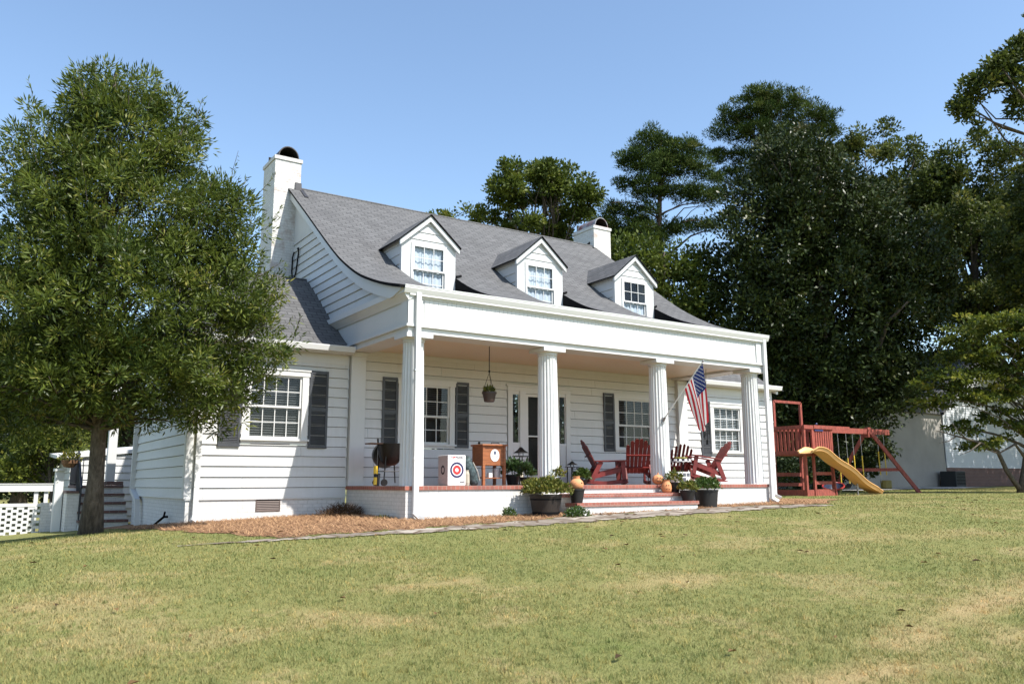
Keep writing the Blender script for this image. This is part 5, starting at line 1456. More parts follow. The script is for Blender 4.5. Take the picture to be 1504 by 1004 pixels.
# --- archery target block
t = thing("archery_target", "white foam archery target cube with a blue and red bullseye", "archery target", (1.83, 1.45, 0))
x0, x1, y0, y1, h = 1.615, 2.05, 1.24, 1.68, .645
wf = simple("white_foam", (.74, .74, .75), .8, .06, 3); gf = simple("grey_foam_side", (.50, .49, .48), .8, .15, 12, vscale=(1, 1, 10))
mb = MB(); mb.box(x0, x1, y0, y1, .002, h); mb.build("foam_block", wf, t, bevel=.01)
mb = MB(); mb.box(x0-.004, x0-.001, y0+.012, y1-.012, .012, h-.012); mb.build("layered_side", gf, t)
navy = simple("navy_ink", (.012, .018, .085), .7); redk = simple("red_ink", (.42, .03, .03), .7); ink = simple("black_ink", (.02, .018, .025), .7)
cx, cz = x0+.218, .33
def ring(mb, r0, r1, y, n=40, m=0):
    for k in range(n):
        a, b = 2*math.pi*k/n, 2*math.pi*(k+1)/n
        mb.poly([(cx+r0*math.cos(a), y, cz+r0*math.sin(a)), (cx+r1*math.cos(a), y, cz+r1*math.sin(a)), (cx+r1*math.cos(b), y, cz+r1*math.sin(b)), (cx+r0*math.cos(b), y, cz+r0*math.sin(b))], m)
mb = MB(); ring(mb, .125, .168, y0-.003); ring(mb, .042, .100, y0-.003, m=1); mb.build("bullseye", [navy, redk], t)
mb = MB()
for k in range(40):
    a, b = 2*math.pi*k/40, 2*math.pi*(k+1)/40; yy, zz = y0+.22, .33
    mb.poly([(x0-.006, yy+.05*math.cos(a), zz+.06*math.sin(a)), (x0-.006, yy+.085*math.cos(a), zz+.10*math.sin(a)), (x0-.006, yy+.085*math.cos(b), zz+.10*math.sin(b)), (x0-.006, yy+.05*math.cos(b), zz+.06*math.sin(b))][::-1])
mb.build("side_ring", ink, t)
def text_bm(body, x, y, z, size, sx, m, out):
    cu = bpy.data.curves.new("tmp_text", 'FONT'); cu.body = body; cu.size = size; cu.extrude = .0008; cu.offset = .0025
    o = bpy.data.objects.new("tmp_text", cu); COL.objects.link(o)
    me = bpy.data.meshes.new_from_object(o.evaluated_get(bpy.context.evaluated_depsgraph_get()))
    for p in me.polygons: out.poly([(x+me.vertices[i].co.x*sx, y-me.vertices[i].co.z, z+me.vertices[i].co.y) for i in p.vertices], m)
    w = max(v.co.x for v in me.vertices)*sx
    bpy.data.objects.remove(o); bpy.data.meshes.remove(me); bpy.data.curves.remove(cu); return x+w
mb = MB()
xx = text_bm("T", x0+.05, y0-.002, .575, .066, 1.1, 0, mb)
xx = text_bm("UFF", xx+.004, y0-.002, .578, .052, 1.0, 1, mb)
text_bm("BLOCK", xx+.010, y0-.002, .578, .052, 1.0, 2, mb)
mb.build("lettering", [navy, redk, ink], t)
mb = MB()                                              # small dark mark in the lower corner
bx_, bz = x0+.285, .055
mb.box(bx_, bx_+.125, y0-.003, y0-.001, bz, bz+.012)
for k, (w, h2) in enumerate(((.02, .03), (.018, .045), (.02, .028), (.016, .05), (.022, .075))): mb.prism([(bx_+.025*k, bz+.016), (bx_+.025*k+w, bz+.016), (bx_+.025*k+w*.5, bz+.016+h2)], 1, y0-.003, y0-.001)
mb.build("corner_mark", ink, t)

# --- rolled camouflage bag leaning between target and cooler
def m_camo():
    m, nt, b, L = new_mat("dark_green_camouflage"); f = noise(nt, 14, 4)
    L.new(ramp(nt, f, [(.35, (.012, .02, .022)), (.5, (.03, .055, .06)), (.62, (.07, .10, .11)), (.72, (.02, .03, .03))]), b.inputs['Base Color']); b.inputs['Roughness'].default_value = .8; return m
t = thing("camouflage_bag", "dark green camouflage bag leaning between the target and the cooler", "bag", (2.26, 1.4, 0))
mb = MB(); mb.tube([(2.34, 1.34, .0), (2.33, 1.35, .08), (2.28, 1.40, .28), (2.22, 1.45, .48), (2.19, 1.48, .60), (2.18, 1.49, .63)], [.07, .105, .12, .11, .085, .04], 14); mb.build("bag_body", m_camo(), t, smooth=True)
mb = MB(); mb.tube([(2.43, 1.28, .1), (2.38, 1.29, .30), (2.30, 1.35, .50)], .012, 5); mb.build("strap", simple("pale_strap", (.35, .34, .30), .8), t)
t = thing("paper_sack", "small pale paper sack tucked beside the archery target", "sack", (2.14, 1.34, 0))
mb = MB(); mb.lathe((2.14, 1.36, .0), [(.055, 0), (.065, .06), (.06, .24), (.045, .30), (.05, .33)], 10, sq=1.4); mb.build("sack", simple("pale_paper", (.45, .42, .34), .9), t)

# --- grill behind the corner column
t = thing("charcoal_grill", "black charcoal grill with open lid and wooden side shelf behind the corner column", "grill", (.48, 1.75, 0))
gx0 = .50
mb = MB(); mb.lathe((gx0, 1.75, .42), [(.10, 0), (.18, .06), (.25, .22), (.28, .44), (.285, .46), (.26, .46)], 22); mb.build("bowl", M['blackmetal'], t, smooth=40)
mb = MB(); mb.T = Matrix.Translation((gx0+.03, 2.02, .90)) @ Matrix.Rotation(math.radians(-80), 4, 'X')
mb.lathe((0, .26, 0), [(.28, 0), (.27, .10), (.20, .22), (.06, .28)], 22); mb.build("lid", simple("grey_green_lid", (.05, .06, .062), .35, .15, 4, .3), t, smooth=40)
mb = MB(); mb.box(-.02, .34, 1.60, 1.90, .86, .885); mb.build("side_shelf", simple("brown_shelf_wood", (.13, .06, .03), .6), t)
for x, y in ((.28, 1.60), (.72, 1.60), (.28, 1.92), (.72, 1.92)):
    mb = MB(); mb.tube([(gx0+(x-.5)*.75, y, .62), (x, y+(y-1.75)*.2, .06)], .014, 6); mb.build("leg", M['blackmetal'], t)
mb = MB(); mb.tube([(.28, 1.57, .30), (.72, 1.57, .30)], .008, 5); mb.tube([(.28, 1.95, .30), (.72, 1.95, .30)], .008, 5); mb.tube([(.28, 1.57, .30), (.28, 1.95, .30)], .008, 5); mb.build("stretcher", M['blackmetal'], t)
for y in (1.55, 1.97): mb = MB(); mb.tube([(.28, y-.02, .07), (.28, y+.02, .07)], .07, 14); mb.build("wheel", M['blackmetal'], t)
t = thing("garden_tool", "yellow and black string trimmer standing against the white pilaster", "trimmer", (.17, 1.55, 0))
mb = MB(); mb.tube([(.085, 1.50, .06), (.19, 1.70, .92)], .011, 6); mb.tube([(.186, 1.68, .85), (.192, 1.71, .97)], .02, 6); mb.build("shaft", M['blackmetal'], t)
mb = MB(); mb.tube([(.03, 1.44, .02), (.04, 1.46, .17)], .036, 10); mb.tube([(.045, 1.47, .24), (.06, 1.50, .40)], .040, 10); mb.build("yellow_housing", simple("bright_yellow_plastic", (.75, .48, .02), .4), t)
mb = MB(); mb.tube([(.04, 1.455, .17), (.045, 1.47, .24)], .034, 10); mb.tube([(.10, 1.46, .0), (.12, 1.48, .16), (.14, 1.50, .25)], .03, 8); mb.build("motor", M['blackmetal'], t)

# --- hanging basket under the porch ceiling
t = thing("hanging_planter", "brown hanging planter of spiky green leaves on a chain under the porch ceiling", "hanging planter", (2.47, .95, 3.03))
hx, hy = 2.47, .95
mb = MB(); mb.lathe((hx, hy, 1.80), [(.10, 0), (.115, .01), (.15, .18), (.165, .18), (.165, .215), (.15, .215)], 20); mb.build("pot", simple("dark_brown_pot", (.05, .03, .025), .5), t, smooth=30)
mb = MB(); mb.tube([(hx, hy, 3.03), (hx, hy, 2.48)], .010, 6); mb.lathe((hx, hy, 2.44), [(.004, 0), (.022, .02), (.022, .05), (.004, .07)], 8)
for k in range(3):
    a = 2.1*k+.3; mb.tube([(hx, hy, 2.45), (hx+.155*math.cos(a), hy+.155*math.sin(a), 2.01)], .005, 4)
mb.build("chain", M['blackmetal'], t)
bush(t, "foliage", (hx, hy, 2.03), (.12, .12, .12), 260, .09, .022, M['leafA'], rgp, up=.9)
# --- wind chime hanging near the right column
t = thing("wind_chime", "dark wind chime on a long chain behind the flag", "wind chime", (9.32, 1.0, 3.03))
mb = MB(); mb.tube([(9.32, 1.0, 3.03), (9.25, 1.0, 1.85)], .009, 5); mb.build("chain", M['galv'], t)
mb = MB(); mb.lathe((9.25, 1.0, 1.83), [(.01, .06), (.10, .0), (.10, -.02), (.01, -.02)], 12)
for k in range(6):
    a = k*1.05; mb.tube([(9.25+.08*math.cos(a), 1.0+.08*math.sin(a), 1.81), (9.25+.08*math.cos(a), 1.0+.08*math.sin(a), 1.30-.05*k)], .012, 6)
mb.build("chime_tubes", M['blackmetal'], t)
mb = MB(); mb.tube([(9.25, 1.0, 1.81), (9.25, 1.0, 1.15)], .004, 4); mb.box(9.21, 9.29, .997, 1.003, 1.02, 1.15); mb.build("clapper", M['blackmetal'], t)

# --- flag on its pole
t = thing("flag", "American flag hanging from a slanted white pole on the third column", "flag", (6.80, .07, 1.50))
pb = Vector((6.80, .07, 1.50)); pt_ = Vector((6.98, -1.12, 2.80))
mb = MB(); mb.tube([pb, pt_], [.015, .013], 10); mb.build("pole", simple("white_pole", (.75, .75, .74), .4, .05), t)
mb = MB(); mb.sphere(pt_, .03, 10); mb.build("finial", M['galv'], t)
mb = MB(); mb.tube([pb+Vector((0, .03, -.05)), pb+(pt_-pb).normalized()*.10], .026, 10); mb.box(pb.x-.03, pb.x+.03, .060, .075, 1.42, 1.58); mb.build("bracket", M['galv'], t)
d = (pt_-pb).normalized(); Lp = (pt_-pb).length
A = pt_-d*.03; B = pt_-d*.80
Cc = Vector(onY(1040, 619, -.98)); Dd = Vector(onY(1027, 629, -.74))
def cloth(name, c):
    m, nt, bs, L = new_mat(name); bs.inputs['Base Color'].default_value = (*c, 1); bs.inputs['Roughness'].default_value = .8
    tr = nt.nodes.new("ShaderNodeBsdfTranslucent"); tr.inputs[0].default_value = (*c, 1)
    ms = nt.nodes.new("ShaderNodeMixShader"); ms.inputs[0].default_value = .4
    L.new(bs.outputs[0], ms.inputs[1]); L.new(tr.outputs[0], ms.inputs[2]); L.new(ms.outputs[0], nt.nodes["Material Output"].inputs[0]); return m
fr = cloth("flag_red", (.52, .022, .035)); fwm = cloth("flag_white", (.85, .84, .83)); fb = cloth("flag_blue", (.022, .04, .17))
mb = MB(); nu, nv = 44, 26; pts = {}
for i in range(nu+1):
    for j in range(nv+1):
        u, v = i/nu, j/nv
        P = (A*(1-u)+Cc*u)*(1-v)+(B*(1-u)+Dd*u)*v
        P = P + Vector((0, .0, -.13*math.sin(math.pi*v)*u**1.3))
        amp = .065*u**.7*(1-.3*u)
        P = P+Vector((.83, .55, 0))*0+Vector((.86, -.5, 0))*amp*math.sin(v*9.5+u*2.2+.6)
        pts[i, j] = mb.pt(P)
for i in range(nu):
    for j in range(nv):
        k = j//2
        m = 2 if (i < nu*.42 and k < 7) else (0 if k % 2 == 0 else 1)
        mb.face((pts[i, j], pts[i+1, j], pts[i+1, j+1], pts[i, j+1]), m)
V = [Vector(v) for v in mb.v]
def fpt(u, v):
    i, j = min(int(u*nu), nu-1), min(int(v*nv), nv-1); a, b = u*nu-i, v*nv-j
    g = lambda p, q: V[pts[p, q]]
    return (g(i, j)*(1-a)+g(i+1, j)*a)*(1-b)+(g(i, j+1)*(1-a)+g(i+1, j+1)*a)*b
for r in range(9):
    for c in range(6 if r % 2 == 0 else 5):
        v = (.054*(r+1))*.98; u = .42*((2*c+1+(r % 2))/12)
        p = fpt(u, v); e1 = (fpt(u+.02, v)-p).normalized(); e2 = (fpt(u, v+.02)-p); e2 = (e2-e1*e2.dot(e1)).normalized(); nn = e1.cross(e2)
        for sg in (-1, 1):
            q = [p+nn*sg*.004+(e1*math.cos(math.pi/2+k*math.pi/5)+e2*math.sin(math.pi/2+k*math.pi/5))*(.021 if k % 2 == 0 else .0095) for k in range(10)]
            mb.poly(q if sg > 0 else q[::-1], 1)
mb.build("cloth", [fr, fwm, fb], t)
bush(hb, "flowers", (-4.72, 10.2, .72), (.26, .26, .22), 300, .09, .05, M['leafA'], rgp)
# ------------------------------------------------------------------ trees
M['bark'] = bark_mat("grey_brown_bark", (.038, .028, .021), (.125, .10, .078))
M['bark2'] = bark_mat("pine_bark", (.05, .032, .024), (.15, .095, .07))
M['willow'] = leaf_mat("willow_oak_leaf", (.026, .048, .008), (.132, .168, .030), .42, .36, .30, (.29, .27, .07))
M['oak'] = leaf_mat("oak_leaf", (.024, .042, .009), (.108, .130, .028), .55, .32, .25, (.17, .16, .04))
M['oaky'] = leaf_mat("yellow_green_oak_leaf", (.030, .052, .009), (.110, .142, .022), .55, .32, .25, (.18, .19, .04))
M['pine'] = leaf_mat("pine_needle", (.018, .038, .008), (.070, .105, .022), .7, .2, .15, (.12, .13, .035))
M['magnolia'] = leaf_mat("magnolia_leaf", (.012, .022, .005), (.042, .060, .014), .42, .10, .22, (.075, .070, .026))
M['dogwood'] = leaf_mat("dogwood_leaf", (.034, .058, .011), (.155, .180, .028), .5, .38, .25, (.30, .27, .055))
M['darkleaf'] = leaf_mat("dark_green_leaf", (.008, .018, .005), (.03, .05, .012), .55, .2, .3, (.06, .075, .015))  # darker green than the other leaf colours

def px_ell(px, py, rx, ry, D, dz=1.0):
    """crown lobe: centre pixel, pixel radii, depth -> centre, metric radii"""
    c = at(px, py, D); return (c, rx*D/FPX, ry*D/FPX, rx*D/FPX*dz)
RT3 = np.array([_rt, _fw, [0, 0, 1.0]])
def sample_lobes(lobes, n, rg, shell=(.35, 1.0)):
    vol = np.array([l[1]*l[2]*l[3] for l in lobes])**.75; pick = rg.choice(len(lobes), n, p=vol/vol.sum())
    d = rg.normal(size=(n, 3)); d /= np.linalg.norm(d, axis=1)[:, None]
    r = rg.uniform(shell[0]**2, shell[1]**2, n)**.5
    out = np.zeros((n, 3)); nrm = np.zeros((n, 3))
    rth = np.array([math.cos(YAW), -math.sin(YAW), 0]); fwh = np.array([math.sin(YAW), math.cos(YAW), 0])
    C = np.array([l[0] for l in lobes])[pick]; R = np.array([[l[1], l[3], l[2]] for l in lobes])[pick]
    off = d*R*r[:, None]
    out = C + off[:, :1]*rth + off[:, 1:2]*fwh + off[:, 2:3]*np.array([0, 0, 1.0])
    nrm = d[:, :1]*rth + d[:, 1:2]*fwh + d[:, 2:3]*np.array([0, 0, 1.0])
    return out, nrm
def crown_mesh(parent, lobes, nclump, cr, per, L, Wd, mat, rg, flat=.75, up=.35, shell=(.35, 1.0), spread=.55, name="crown", zmin=None, fold=.12, radial=.7):
    P, Nn = sample_lobes(lobes, nclump, rg, shell)
    if zmin is not None:
        k = P[:, 2] > zmin; P, Nn = P[k], Nn[k]
    m = len(P)
    sz = cr*rg.uniform(.55, 1.35, m)
    d = rg.normal(size=(m, per, 3)); d /= np.linalg.norm(d, axis=2)[:, :, None]
    rr = rg.uniform(.08, 1, (m, per))**.55
    off = d*(rr*sz[:, None])[:, :, None]; off[:, :, 2] *= flat
    Q = (P[:, None, :]+off).reshape(-1, 3)
    A = (d*radial + Nn[:, None, :]*.35 + rg.normal(size=(m, per, 3))*spread + np.array([0, 0, up])).reshape(-1, 3)
    n = len(Q)
    V, F = leaves_arrays(Q, A, L*rg.uniform(.6, 1.25, n), Wd*rg.uniform(.7, 1.25, n), rg, fold)
    tint = np.clip(np.repeat(rg.normal(.42, .20, m), per)+rg.normal(0, .17, n), 0, 1)
    o = np_mesh(name, V, F, mat, attr=np.repeat(tint, 4), parent=parent)
    return o, P
def trunk_mesh(parent, base, top, r0, P, rg, nl=24, mat='bark', r1=None, wob=.15, lr=.25, start=.3, name="trunk", rise=.75, drop=.06):
    mb = MB(); base, top = np.array(base), np.array(top)
    ts = np.linspace(0, 1, 9); pts = []
    for t in ts:
        w = wob*math.sin(3*t*math.pi*.7)*(t > 0)
        p = base*(1-t)+top*t+np.array([w*.6, w*.4, 0]); pts.append(p)
    r1 = r1 or r0*.25
    rad = [r0*1.45]+[r0*(1-t)+r1*t for t in ts[1:]]
    mb.tube(pts, rad, 12)
    H = top[2]-base[2]
    idx = rg.choice(len(P), min(nl, len(P)), replace=False)
    for i in idx:
        e = P[i]; tz = np.clip((e[2]-base[2])/H*rise-drop+rg.uniform(-.05, .05), start, .96)
        s = base*(1-tz)+top*tz; k = tz*8; j = min(int(k), 7); s = pts[j]*(1-(k-j))+pts[j+1]*(k-j)
        mid = s*.5+e*.5+np.array([0, 0, .06*np.linalg.norm(e-s)])+rg.normal(size=3)*.06*np.linalg.norm(e-s)
        rb = (r0*(1-tz)+r1*tz)*lr*rg.uniform(.8, 1.6)
        q1 = s*.75+mid*.25+rg.normal(size=3)*.03; q3 = mid*.5+e*.5+rg.normal(size=3)*.05*np.linalg.norm(e-s)
        mb.tube([s, q1, mid, q3, e], [rb*1.15, rb, rb*.75, rb*.5, rb*.2], 6)
    return mb.build(name, M[mat], parent, smooth=True)
def tree(name, label, cat, base, top, r0, lobes, nclump, cr, per, L, Wd, mat, seed, nl=24, bark='bark', group=None, trunk_kw={}, **kw):
    rg = np.random.default_rng(seed)
    t = thing(name, label, cat, tuple(base), 0, group)
    o, P = crown_mesh(t, lobes, nclump, cr, per, L, Wd, M[mat], rg, **kw)
    trunk_mesh(t, base, top, r0, P, rg, nl, bark, **trunk_kw)
    return t
E_ = px_ell
def lump(px, py, rx, ry, D, n, seed, s=.36, dz=1.0):
    """an uneven crown: n small lobes scattered through a bigger ellipse"""
    r_ = np.random.default_rng(seed); out = []
    for _ in range(n):
        a = r_.uniform(0, 2*math.pi); q = r_.uniform(.15, 1)**.5*.82; k = s*r_.uniform(.6, 1.3)
        c = at(px+rx*q*math.cos(a), py+ry*q*math.sin(a), D) + np.array([math.sin(YAW), math.cos(YAW), 0])*r_.uniform(-1, 1)*rx*D/FPX*.7*dz
        out.append((c, rx*k*D/FPX, ry*k*.8*D/FPX, rx*k*D/FPX))
    return out
# --- the willow oak in front of the left wing
DT = 14.4
bt = at(133, 782, DT); bt[2] = g1(bt[0], bt[1])-.08
tp = at(168, 110, DT)
lob = [E_(190, 200, 85, 80, DT), E_(120, 150, 24, 48, DT), E_(205, 150, 34, 42, DT), E_(150, 150, 40, 50, DT), E_(255, 195, 38, 60, DT, 1.2), E_(70, 215, 55, 60, DT), E_(95, 260, 75, 75, DT), E_(195, 320, 140, 110, DT, .95), E_(60, 370, 95, 90, DT), E_(300, 330, 62, 75, DT), E_(345, 300, 22, 22, DT), E_(372, 345, 24, 32, DT), E_(392, 430, 26, 40, DT), E_(195, 440, 180, 105, DT, .95), E_(20, 480, 120, 105, DT), E_(345, 420, 62, 62, DT), E_(375, 500, 50, 55, DT), E_(190, 550, 165, 70, DT, .9), E_(50, 575, 115, 70, DT), E_(300, 570, 85, 62, DT)]
rg = np.random.default_rng(3)
wo = thing("willow_oak", "young willow oak with narrow leaves standing in front of the left wing", "tree", tuple(bt))
_, P = crown_mesh(wo, lob, 2500, .215, 66, .12, .028, M['willow'], rg, flat=.85, up=.35, shell=(.40, 1.07), spread=.35, radial=1.1)
trunk_mesh(wo, bt, tp, .150, P, rg, 90, 'bark', r1=.03, wob=.10, lr=.20, start=.24)
# upright twigs breaking the outline
mb = MB(); Q = []; A = []
for k in range(260):
    e = P[rg.integers(len(P))]
    ctr = at(185, 380, DT); out = e-ctr
    if np.linalg.norm(out[:2])+max(0, out[2]) < 1.6: continue
    dr = out/np.linalg.norm(out)*.6+np.array([0, 0, .8])+rg.normal(size=3)*.18; dr /= np.linalg.norm(dr)
    ln = rg.uniform(.35, .75); s = e; ee = e+dr*ln
    mb.tube([s, s*.5+ee*.5+rg.normal(size=3)*.02, ee], [.008, .006, .003], 4)
    for j in range(20):
        f = rg.uniform(.1, 1.0); Q.append(s*(1-f)+ee*f); A.append(dr*.6+rg.normal(size=3)*.55)
mb.build("twigs", M['bark'], wo)
Q, A = np.array(Q), np.array(A)
V, F = leaves_arrays(Q, A, .11*rg.uniform(.6, 1.2, len(Q)), .02*np.ones(len(Q)), rg, .1)
np_mesh("twig_leaves", V, F, M['willow'], attr=np.repeat(np.clip(rg.normal(.55, .2, len(Q)), 0, 1), 4), parent=wo)

def gbase(px, D):
    p = at(px, 700, D); p[2] = g1(p[0], p[1])-.1; return p
# --- trees behind the house and at the right
GRP = "trees behind the house"
tree("oak_tree", "yellow green oak showing above the roof between the right dormers", "tree", gbase(800, 44), at(800, 262, 44), .35,
     lump(805, 305, 85, 60, 44, 22, 51, .26)+lump(835, 285, 60, 45, 44, 10, 52, .3)+[E_(712, 318, 20, 8, 44, 1.5), E_(735, 322, 14, 8, 44), E_(690, 308, 8, 4, 44), E_(655, 318, 14, 6, 44, 2), E_(755, 250, 14, 9, 44), E_(790, 248, 20, 10, 44), E_(830, 246, 16, 9, 44), E_(860, 262, 10, 10, 44)],
     460, .42, 62, .20, .11, 'oaky', 11, nl=46, group=GRP, flat=.7, shell=(.1, 1.0))
def pine(label, base_px, D, top, r0, lobes, seed, n, cr=.75, **k):
    return tree("pine_tree", label, "tree", gbase(base_px, D), at(*top, D), r0, lobes, n, cr, 110, .20, .045, 'pine', seed, nl=34, bark='bark2', group=GRP, flat=.5, up=.75, spread=.45, radial=.9, shell=(.2, 1.0), trunk_kw=dict(start=.45, lr=.28, wob=.25, rise=.97, drop=.04), **k)
pine("open crowned pine with bare crooked limbs behind the right chimney", 968, 46, (970, 205), .30,
     [E_(955, 208, 36, 16, 46), E_(1000, 222, 38, 15, 46), E_(930, 235, 28, 14, 46), E_(972, 245, 44, 18, 46), E_(1020, 245, 30, 14, 46), E_(912, 268, 18, 9, 46), E_(955, 275, 40, 17, 46), E_(1005, 282, 34, 13, 46), E_(905, 308, 26, 14, 46), E_(945, 312, 34, 17, 46), E_(1035, 290, 26, 11, 46), E_(925, 342, 38, 18, 46), E_(1032, 332, 24, 9, 46), E_(898, 352, 26, 15, 46), E_(995, 335, 22, 9, 46), E_(1045, 262, 18, 10, 46), E_(890, 330, 18, 12, 46), E_(960, 350, 26, 14, 46)], 12, 560, cr=.46)
pine("tallest pine with a broad dense flat topped crown", 1128, 50, (1130, 150), .38,
     [E_(1110, 146, 44, 9, 50), E_(1150, 152, 46, 10, 50), E_(1075, 170, 30, 9, 50), E_(1120, 172, 46, 10, 50), E_(1190, 176, 42, 10, 50), E_(1060, 195, 22, 7, 50), E_(1105, 198, 46, 10, 50), E_(1160, 200, 46, 10, 50), E_(1210, 195, 20, 7, 50), E_(1056, 228, 22, 8, 50), E_(1095, 228, 34, 9, 50), E_(1150, 228, 46, 12, 50), E_(1200, 222, 28, 9, 50), E_(1070, 258, 26, 8, 50), E_(1115, 258, 46, 14, 50), E_(1170, 255, 46, 14, 50), E_(1050, 285, 18, 7, 50)], 13, 720, cr=.42)
tree("oak_tree", "tall grey green oak rising behind the right side of the magnolia", "tree", gbase(1290, 50), at(1290, 280, 50), .4,
     lump(1300, 260, 95, 75, 50, 26, 61, .26)+lump(1320, 340, 90, 90, 50, 20, 62, .32)+[E_(1270, 200, 22, 14, 50), E_(1300, 192, 18, 12, 50), E_(1250, 215, 20, 14, 50), E_(1345, 215, 20, 14, 50)],
     640, .55, 66, .23, .125, 'oak', 14, nl=40, group=GRP, flat=.7, shell=(.1, 1.0))
tree("oak_tree", "dark green oak at the far right behind the dogwood", "tree", gbase(1432, 47), at(1430, 300, 47), .5,
     lump(1440, 270, 90, 70, 47, 22, 63, .28)+lump(1450, 370, 110, 110, 47, 34, 64, .34)+lump(1540, 340, 80, 130, 47, 20, 65, .36)+[E_(1400, 440, 50, 50, 47), E_(1480, 450, 70, 45, 47), E_(1400, 218, 20, 13, 47), E_(1450, 205, 22, 14, 47)],
     1150, .60, 66, .23, .125, 'oak', 15, nl=40, group=GRP, flat=.7, shell=(.1, 1.0))
tree("magnolia_tree", "huge dark glossy magnolia reaching from above the roof to the ground beside the swing set", "tree", gbase(1215, 37), at(1200, 230, 37), .5,
     [E_(1185, 290, 85, 90, 37), E_(1160, 230, 60, 45, 37), E_(1130, 350, 90, 95, 37), E_(1240, 330, 95, 95, 37), E_(1300, 400, 100, 90, 37), E_(1120, 450, 90, 100, 37), E_(1220, 450, 130, 100, 37), E_(1320, 490, 70, 90, 37), E_(1150, 560, 100, 100, 37), E_(1230, 560, 110, 85, 37), E_(1300, 550, 62, 62, 37), E_(1120, 640, 70, 60, 37), E_(1200, 640, 70, 50, 37), E_(1365, 395, 34, 60, 37)],
     2900, .55, 52, .22, .10, 'magnolia', 16, nl=50, shell=(.30, 1.02), flat=.8, zmin=-.2)
tree("broadleaf_tree", "mid green bushy tree filling the gap beside the right chimney and dormer", "tree", gbase(980, 38), at(975, 370, 38), .2,
     [E_(960, 400, 60, 48, 38), E_(1000, 440, 55, 55, 38), E_(930, 370, 35, 35, 38), E_(1020, 390, 30, 35, 38), E_(980, 520, 80, 70, 38), E_(1040, 480, 40, 60, 38)],
     330, .6, 70, .22, .12, 'oaky', 17, nl=30, group=GRP, flat=.7)
# shrub by the swing set
t = thing("shrub", "dark green shrub growing behind the swing set cross brace", "shrub", tuple(gbase(1285, 33)))
crown_mesh(t, [E_(1285, 655, 28, 30, 33), E_(1265, 680, 22, 24, 33)], 60, .35, 55, .18, .08, M['magnolia'], np.random.default_rng(18), name="foliage")
t = thing("shrub", "small dark shrub under the climbing tower against the magnolia", "shrub", tuple(gbase(1165, 33)))
crown_mesh(t, [E_(1165, 690, 40, 25, 33), E_(1215, 692, 34, 20, 33)], 90, .4, 55, .16, .08, M['darkleaf'], np.random.default_rng(19), name="foliage")
# dogwood in layers
dgb = at(1500, 716, 30); dgb[2] = g1(dgb[0], dgb[1])-.05
rg = np.random.default_rng(20)
dw = thing("dogwood_tree", "layered light green dogwood with crooked dark limbs in front of the neighbour house", "tree", tuple(dgb))
lobs = []
for (px, py, rx, ry) in ((1400, 560, 55, 14), (1450, 545, 40, 12), (1375, 590, 34, 12), (1430, 585, 50, 14), (1490, 570, 45, 14), (1425, 520, 50, 14), (1480, 500, 60, 16), (1440, 475, 55, 14), (1500, 470, 45, 16), (1385, 540, 30, 10), (1420, 625, 30, 12), (1470, 612, 42, 13), (1510, 630, 40, 14), (1455, 650, 36, 10), (1500, 535, 50, 16), (1550, 560, 60, 60), (1540, 480, 60, 40), (1415, 500, 35, 12), (1425, 655, 20, 7)):
    lobs.append(E_(px, py, rx, ry, 30, 1.0))
_, P = crown_mesh(dw, lobs, 560, .32, 46, .15, .085, M['dogwood'], rg, flat=.25, up=.15, spread=.6, shell=(.2, 1.0))
trunk_mesh(dw, dgb, at(1530, 520, 30), .13, P[P[:, 2] > 1.0], rg, 46, 'bark', r1=.05, wob=.25, lr=.35, start=.25)
mb = MB(); mb.tube([dgb+np.array([-.05, 0, .1]), at(1478, 690, 30), at(1465, 662, 30), at(1440, 650, 29.6), at(1405, 640, 29.4), at(1375, 632, 29.3)], [.10, .085, .07, .045, .03, .012], 7)
for q in ((1405, 640, 1380, 650), (1420, 645, 1392, 612), (1440, 650, 1410, 668)): mb.tube([at(q[0], q[1], 29.4), at((q[0]+q[2])/2, (q[1]+q[3])/2+3, 29.3), at(q[2], q[3], 29.2)], [.03, .018, .006], 5)
mb.build("limb", M['bark'], dw, smooth=True)
# big oak whose limbs reach in at the upper right
ob = at(1660, 716, 34); ob[2] = g1(ob[0], ob[1])-.1
tree("oak_tree", "nearby oak reaching dark lobed branches into the upper right of the sky", "tree", ob, at(1640, -60, 34), .5,
     [E_(1440, 130, 34, 20, 32), E_(1475, 105, 34, 20, 32), E_(1415, 165, 22, 14, 32), E_(1495, 75, 22, 18, 32), E_(1440, 190, 14, 10, 32), E_(1500, 145, 20, 30, 32)]+[E_(x, y, a, b, 32) for _ in range(4) for x, y, a, b in ((1440, 130, 34, 18), (1470, 105, 34, 20), (1412, 165, 20, 12), (1495, 75, 22, 18), (1438, 190, 14, 10), (1500, 150, 18, 30))]+[ E_(1515, 215, 26, 24, 33), E_(1560, 100, 60, 60, 33), E_(1640, 0, 120, 100, 34), E_(1700, 150, 130, 120, 34), E_(1560, 260, 70, 80, 34), E_(1640, 330, 120, 110, 34), E_(1510, 330, 50, 80, 34)],
     620, .36, 60, .19, .11, 'oak', 22, nl=60, shell=(.2, 1.0), flat=.7, trunk_kw=dict(start=.35, lr=.22))
tree("oak_tree", "second shade oak standing to the right of the neighbour house", "tree", np.array([46.0, 2.0, -.4]), np.array([46.5, 2.0, 12.0]), .45,
     [(np.array([45.5, 2.0, 9.5]), 6.0, 4.0, 5.0), (np.array([42.0, 3.0, 8.0]), 4.0, 3.0, 4.0), (np.array([49.5, 2.0, 8.5]), 4.0, 3.5, 4.0), (np.array([39.5, 2.5, 9.0]), 3.6, 3.2, 3.6)],  # last lobe added out of view to shade the neighbour's siding
     480, .9, 60, .28, .16, 'oak', 23, nl=40, shell=(.3, 1.0), flat=.7)
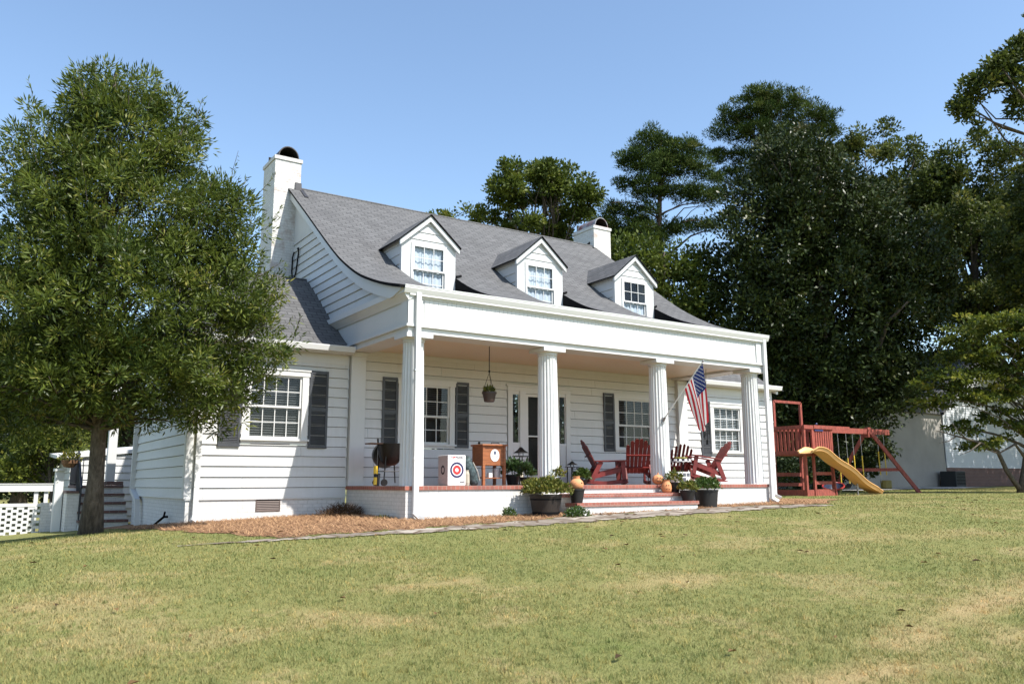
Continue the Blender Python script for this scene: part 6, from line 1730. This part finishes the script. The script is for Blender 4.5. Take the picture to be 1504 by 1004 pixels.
tree("oak_tree", "dense dark tree at the right edge throwing its shade over the garage", "tree", gbase(1600, 37.5), at(1590, 330, 37.5), .3,
     lump(1560, 375, 85, 100, 37.5, 28, 71, .34)+lump(1635, 390, 85, 95, 37.5, 22, 72, .36)+lump(1505, 330, 45, 70, 37.5, 9, 73, .4),
     1150, .50, 66, .20, .12, 'oak', 24, nl=40, flat=.75, shell=(.1, 1.0))
# --- left background woods
GL = "trees at the left behind the screen wall"
tree("broadleaf_tree", "dark tree behind the left screen wall partly hidden by the willow oak", "tree", gbase(30, 34), at(40, 430, 34), .3,
     [E_(20, 560, 80, 90, 34), E_(80, 600, 60, 70, 34), E_(-40, 620, 80, 90, 34), E_(60, 500, 70, 60, 34), E_(30, 690, 90, 45, 34)], 420, .65, 60, .22, .11, 'darkleaf', 31, group=GL)
tree("broadleaf_tree", "dark tree standing behind the white shed at the left", "tree", gbase(190, 40), at(190, 480, 40), .3,
     [E_(170, 560, 90, 80, 40), E_(240, 540, 70, 80, 40), E_(200, 640, 90, 60, 40), E_(120, 660, 60, 50, 40)], 330, .7, 60, .24, .12, 'darkleaf', 32, group=GL)
tree("small_tree", "sunlit yellow green small tree behind the pierced brick wall", "tree", gbase(75, 27), at(80, 630, 27), .08,
     [E_(60, 655, 38, 26, 27), E_(100, 648, 26, 24, 27), E_(30, 690, 40, 22, 27)], 130, .40, 50, .15, .07, 'dogwood', 33)
# distant woods all round the horizon read as one mass
rg = np.random.default_rng(40)
V_, F_, T_ = [], [], []; cnt = 0
ang = np.concatenate([np.radians(np.linspace(-14, 12, 26)), np.radians(np.linspace(30, 82, 60))])
lobs = []
for a in ang:
    D = rg.uniform(62, 82); x, y = CAM[0]+D*math.sin(a), CAM[1]+D*math.cos(a)
    h = rg.uniform(8, 12); lobs.append((np.array([x, y, g1(x, y)+h*.5]), rg.uniform(3, 5), h*.55, 4.0))
o, _ = crown_mesh(None, lobs, 1500, 1.3, 42, .55, .30, M['darkleaf'], rg, name="far_woods", shell=(.5, 1.0))
o['kind'] = 'stuff'; o['label'] = "distant dark woods closing the horizon behind the houses"
print("SCENE BUILT", len(bpy.data.objects))
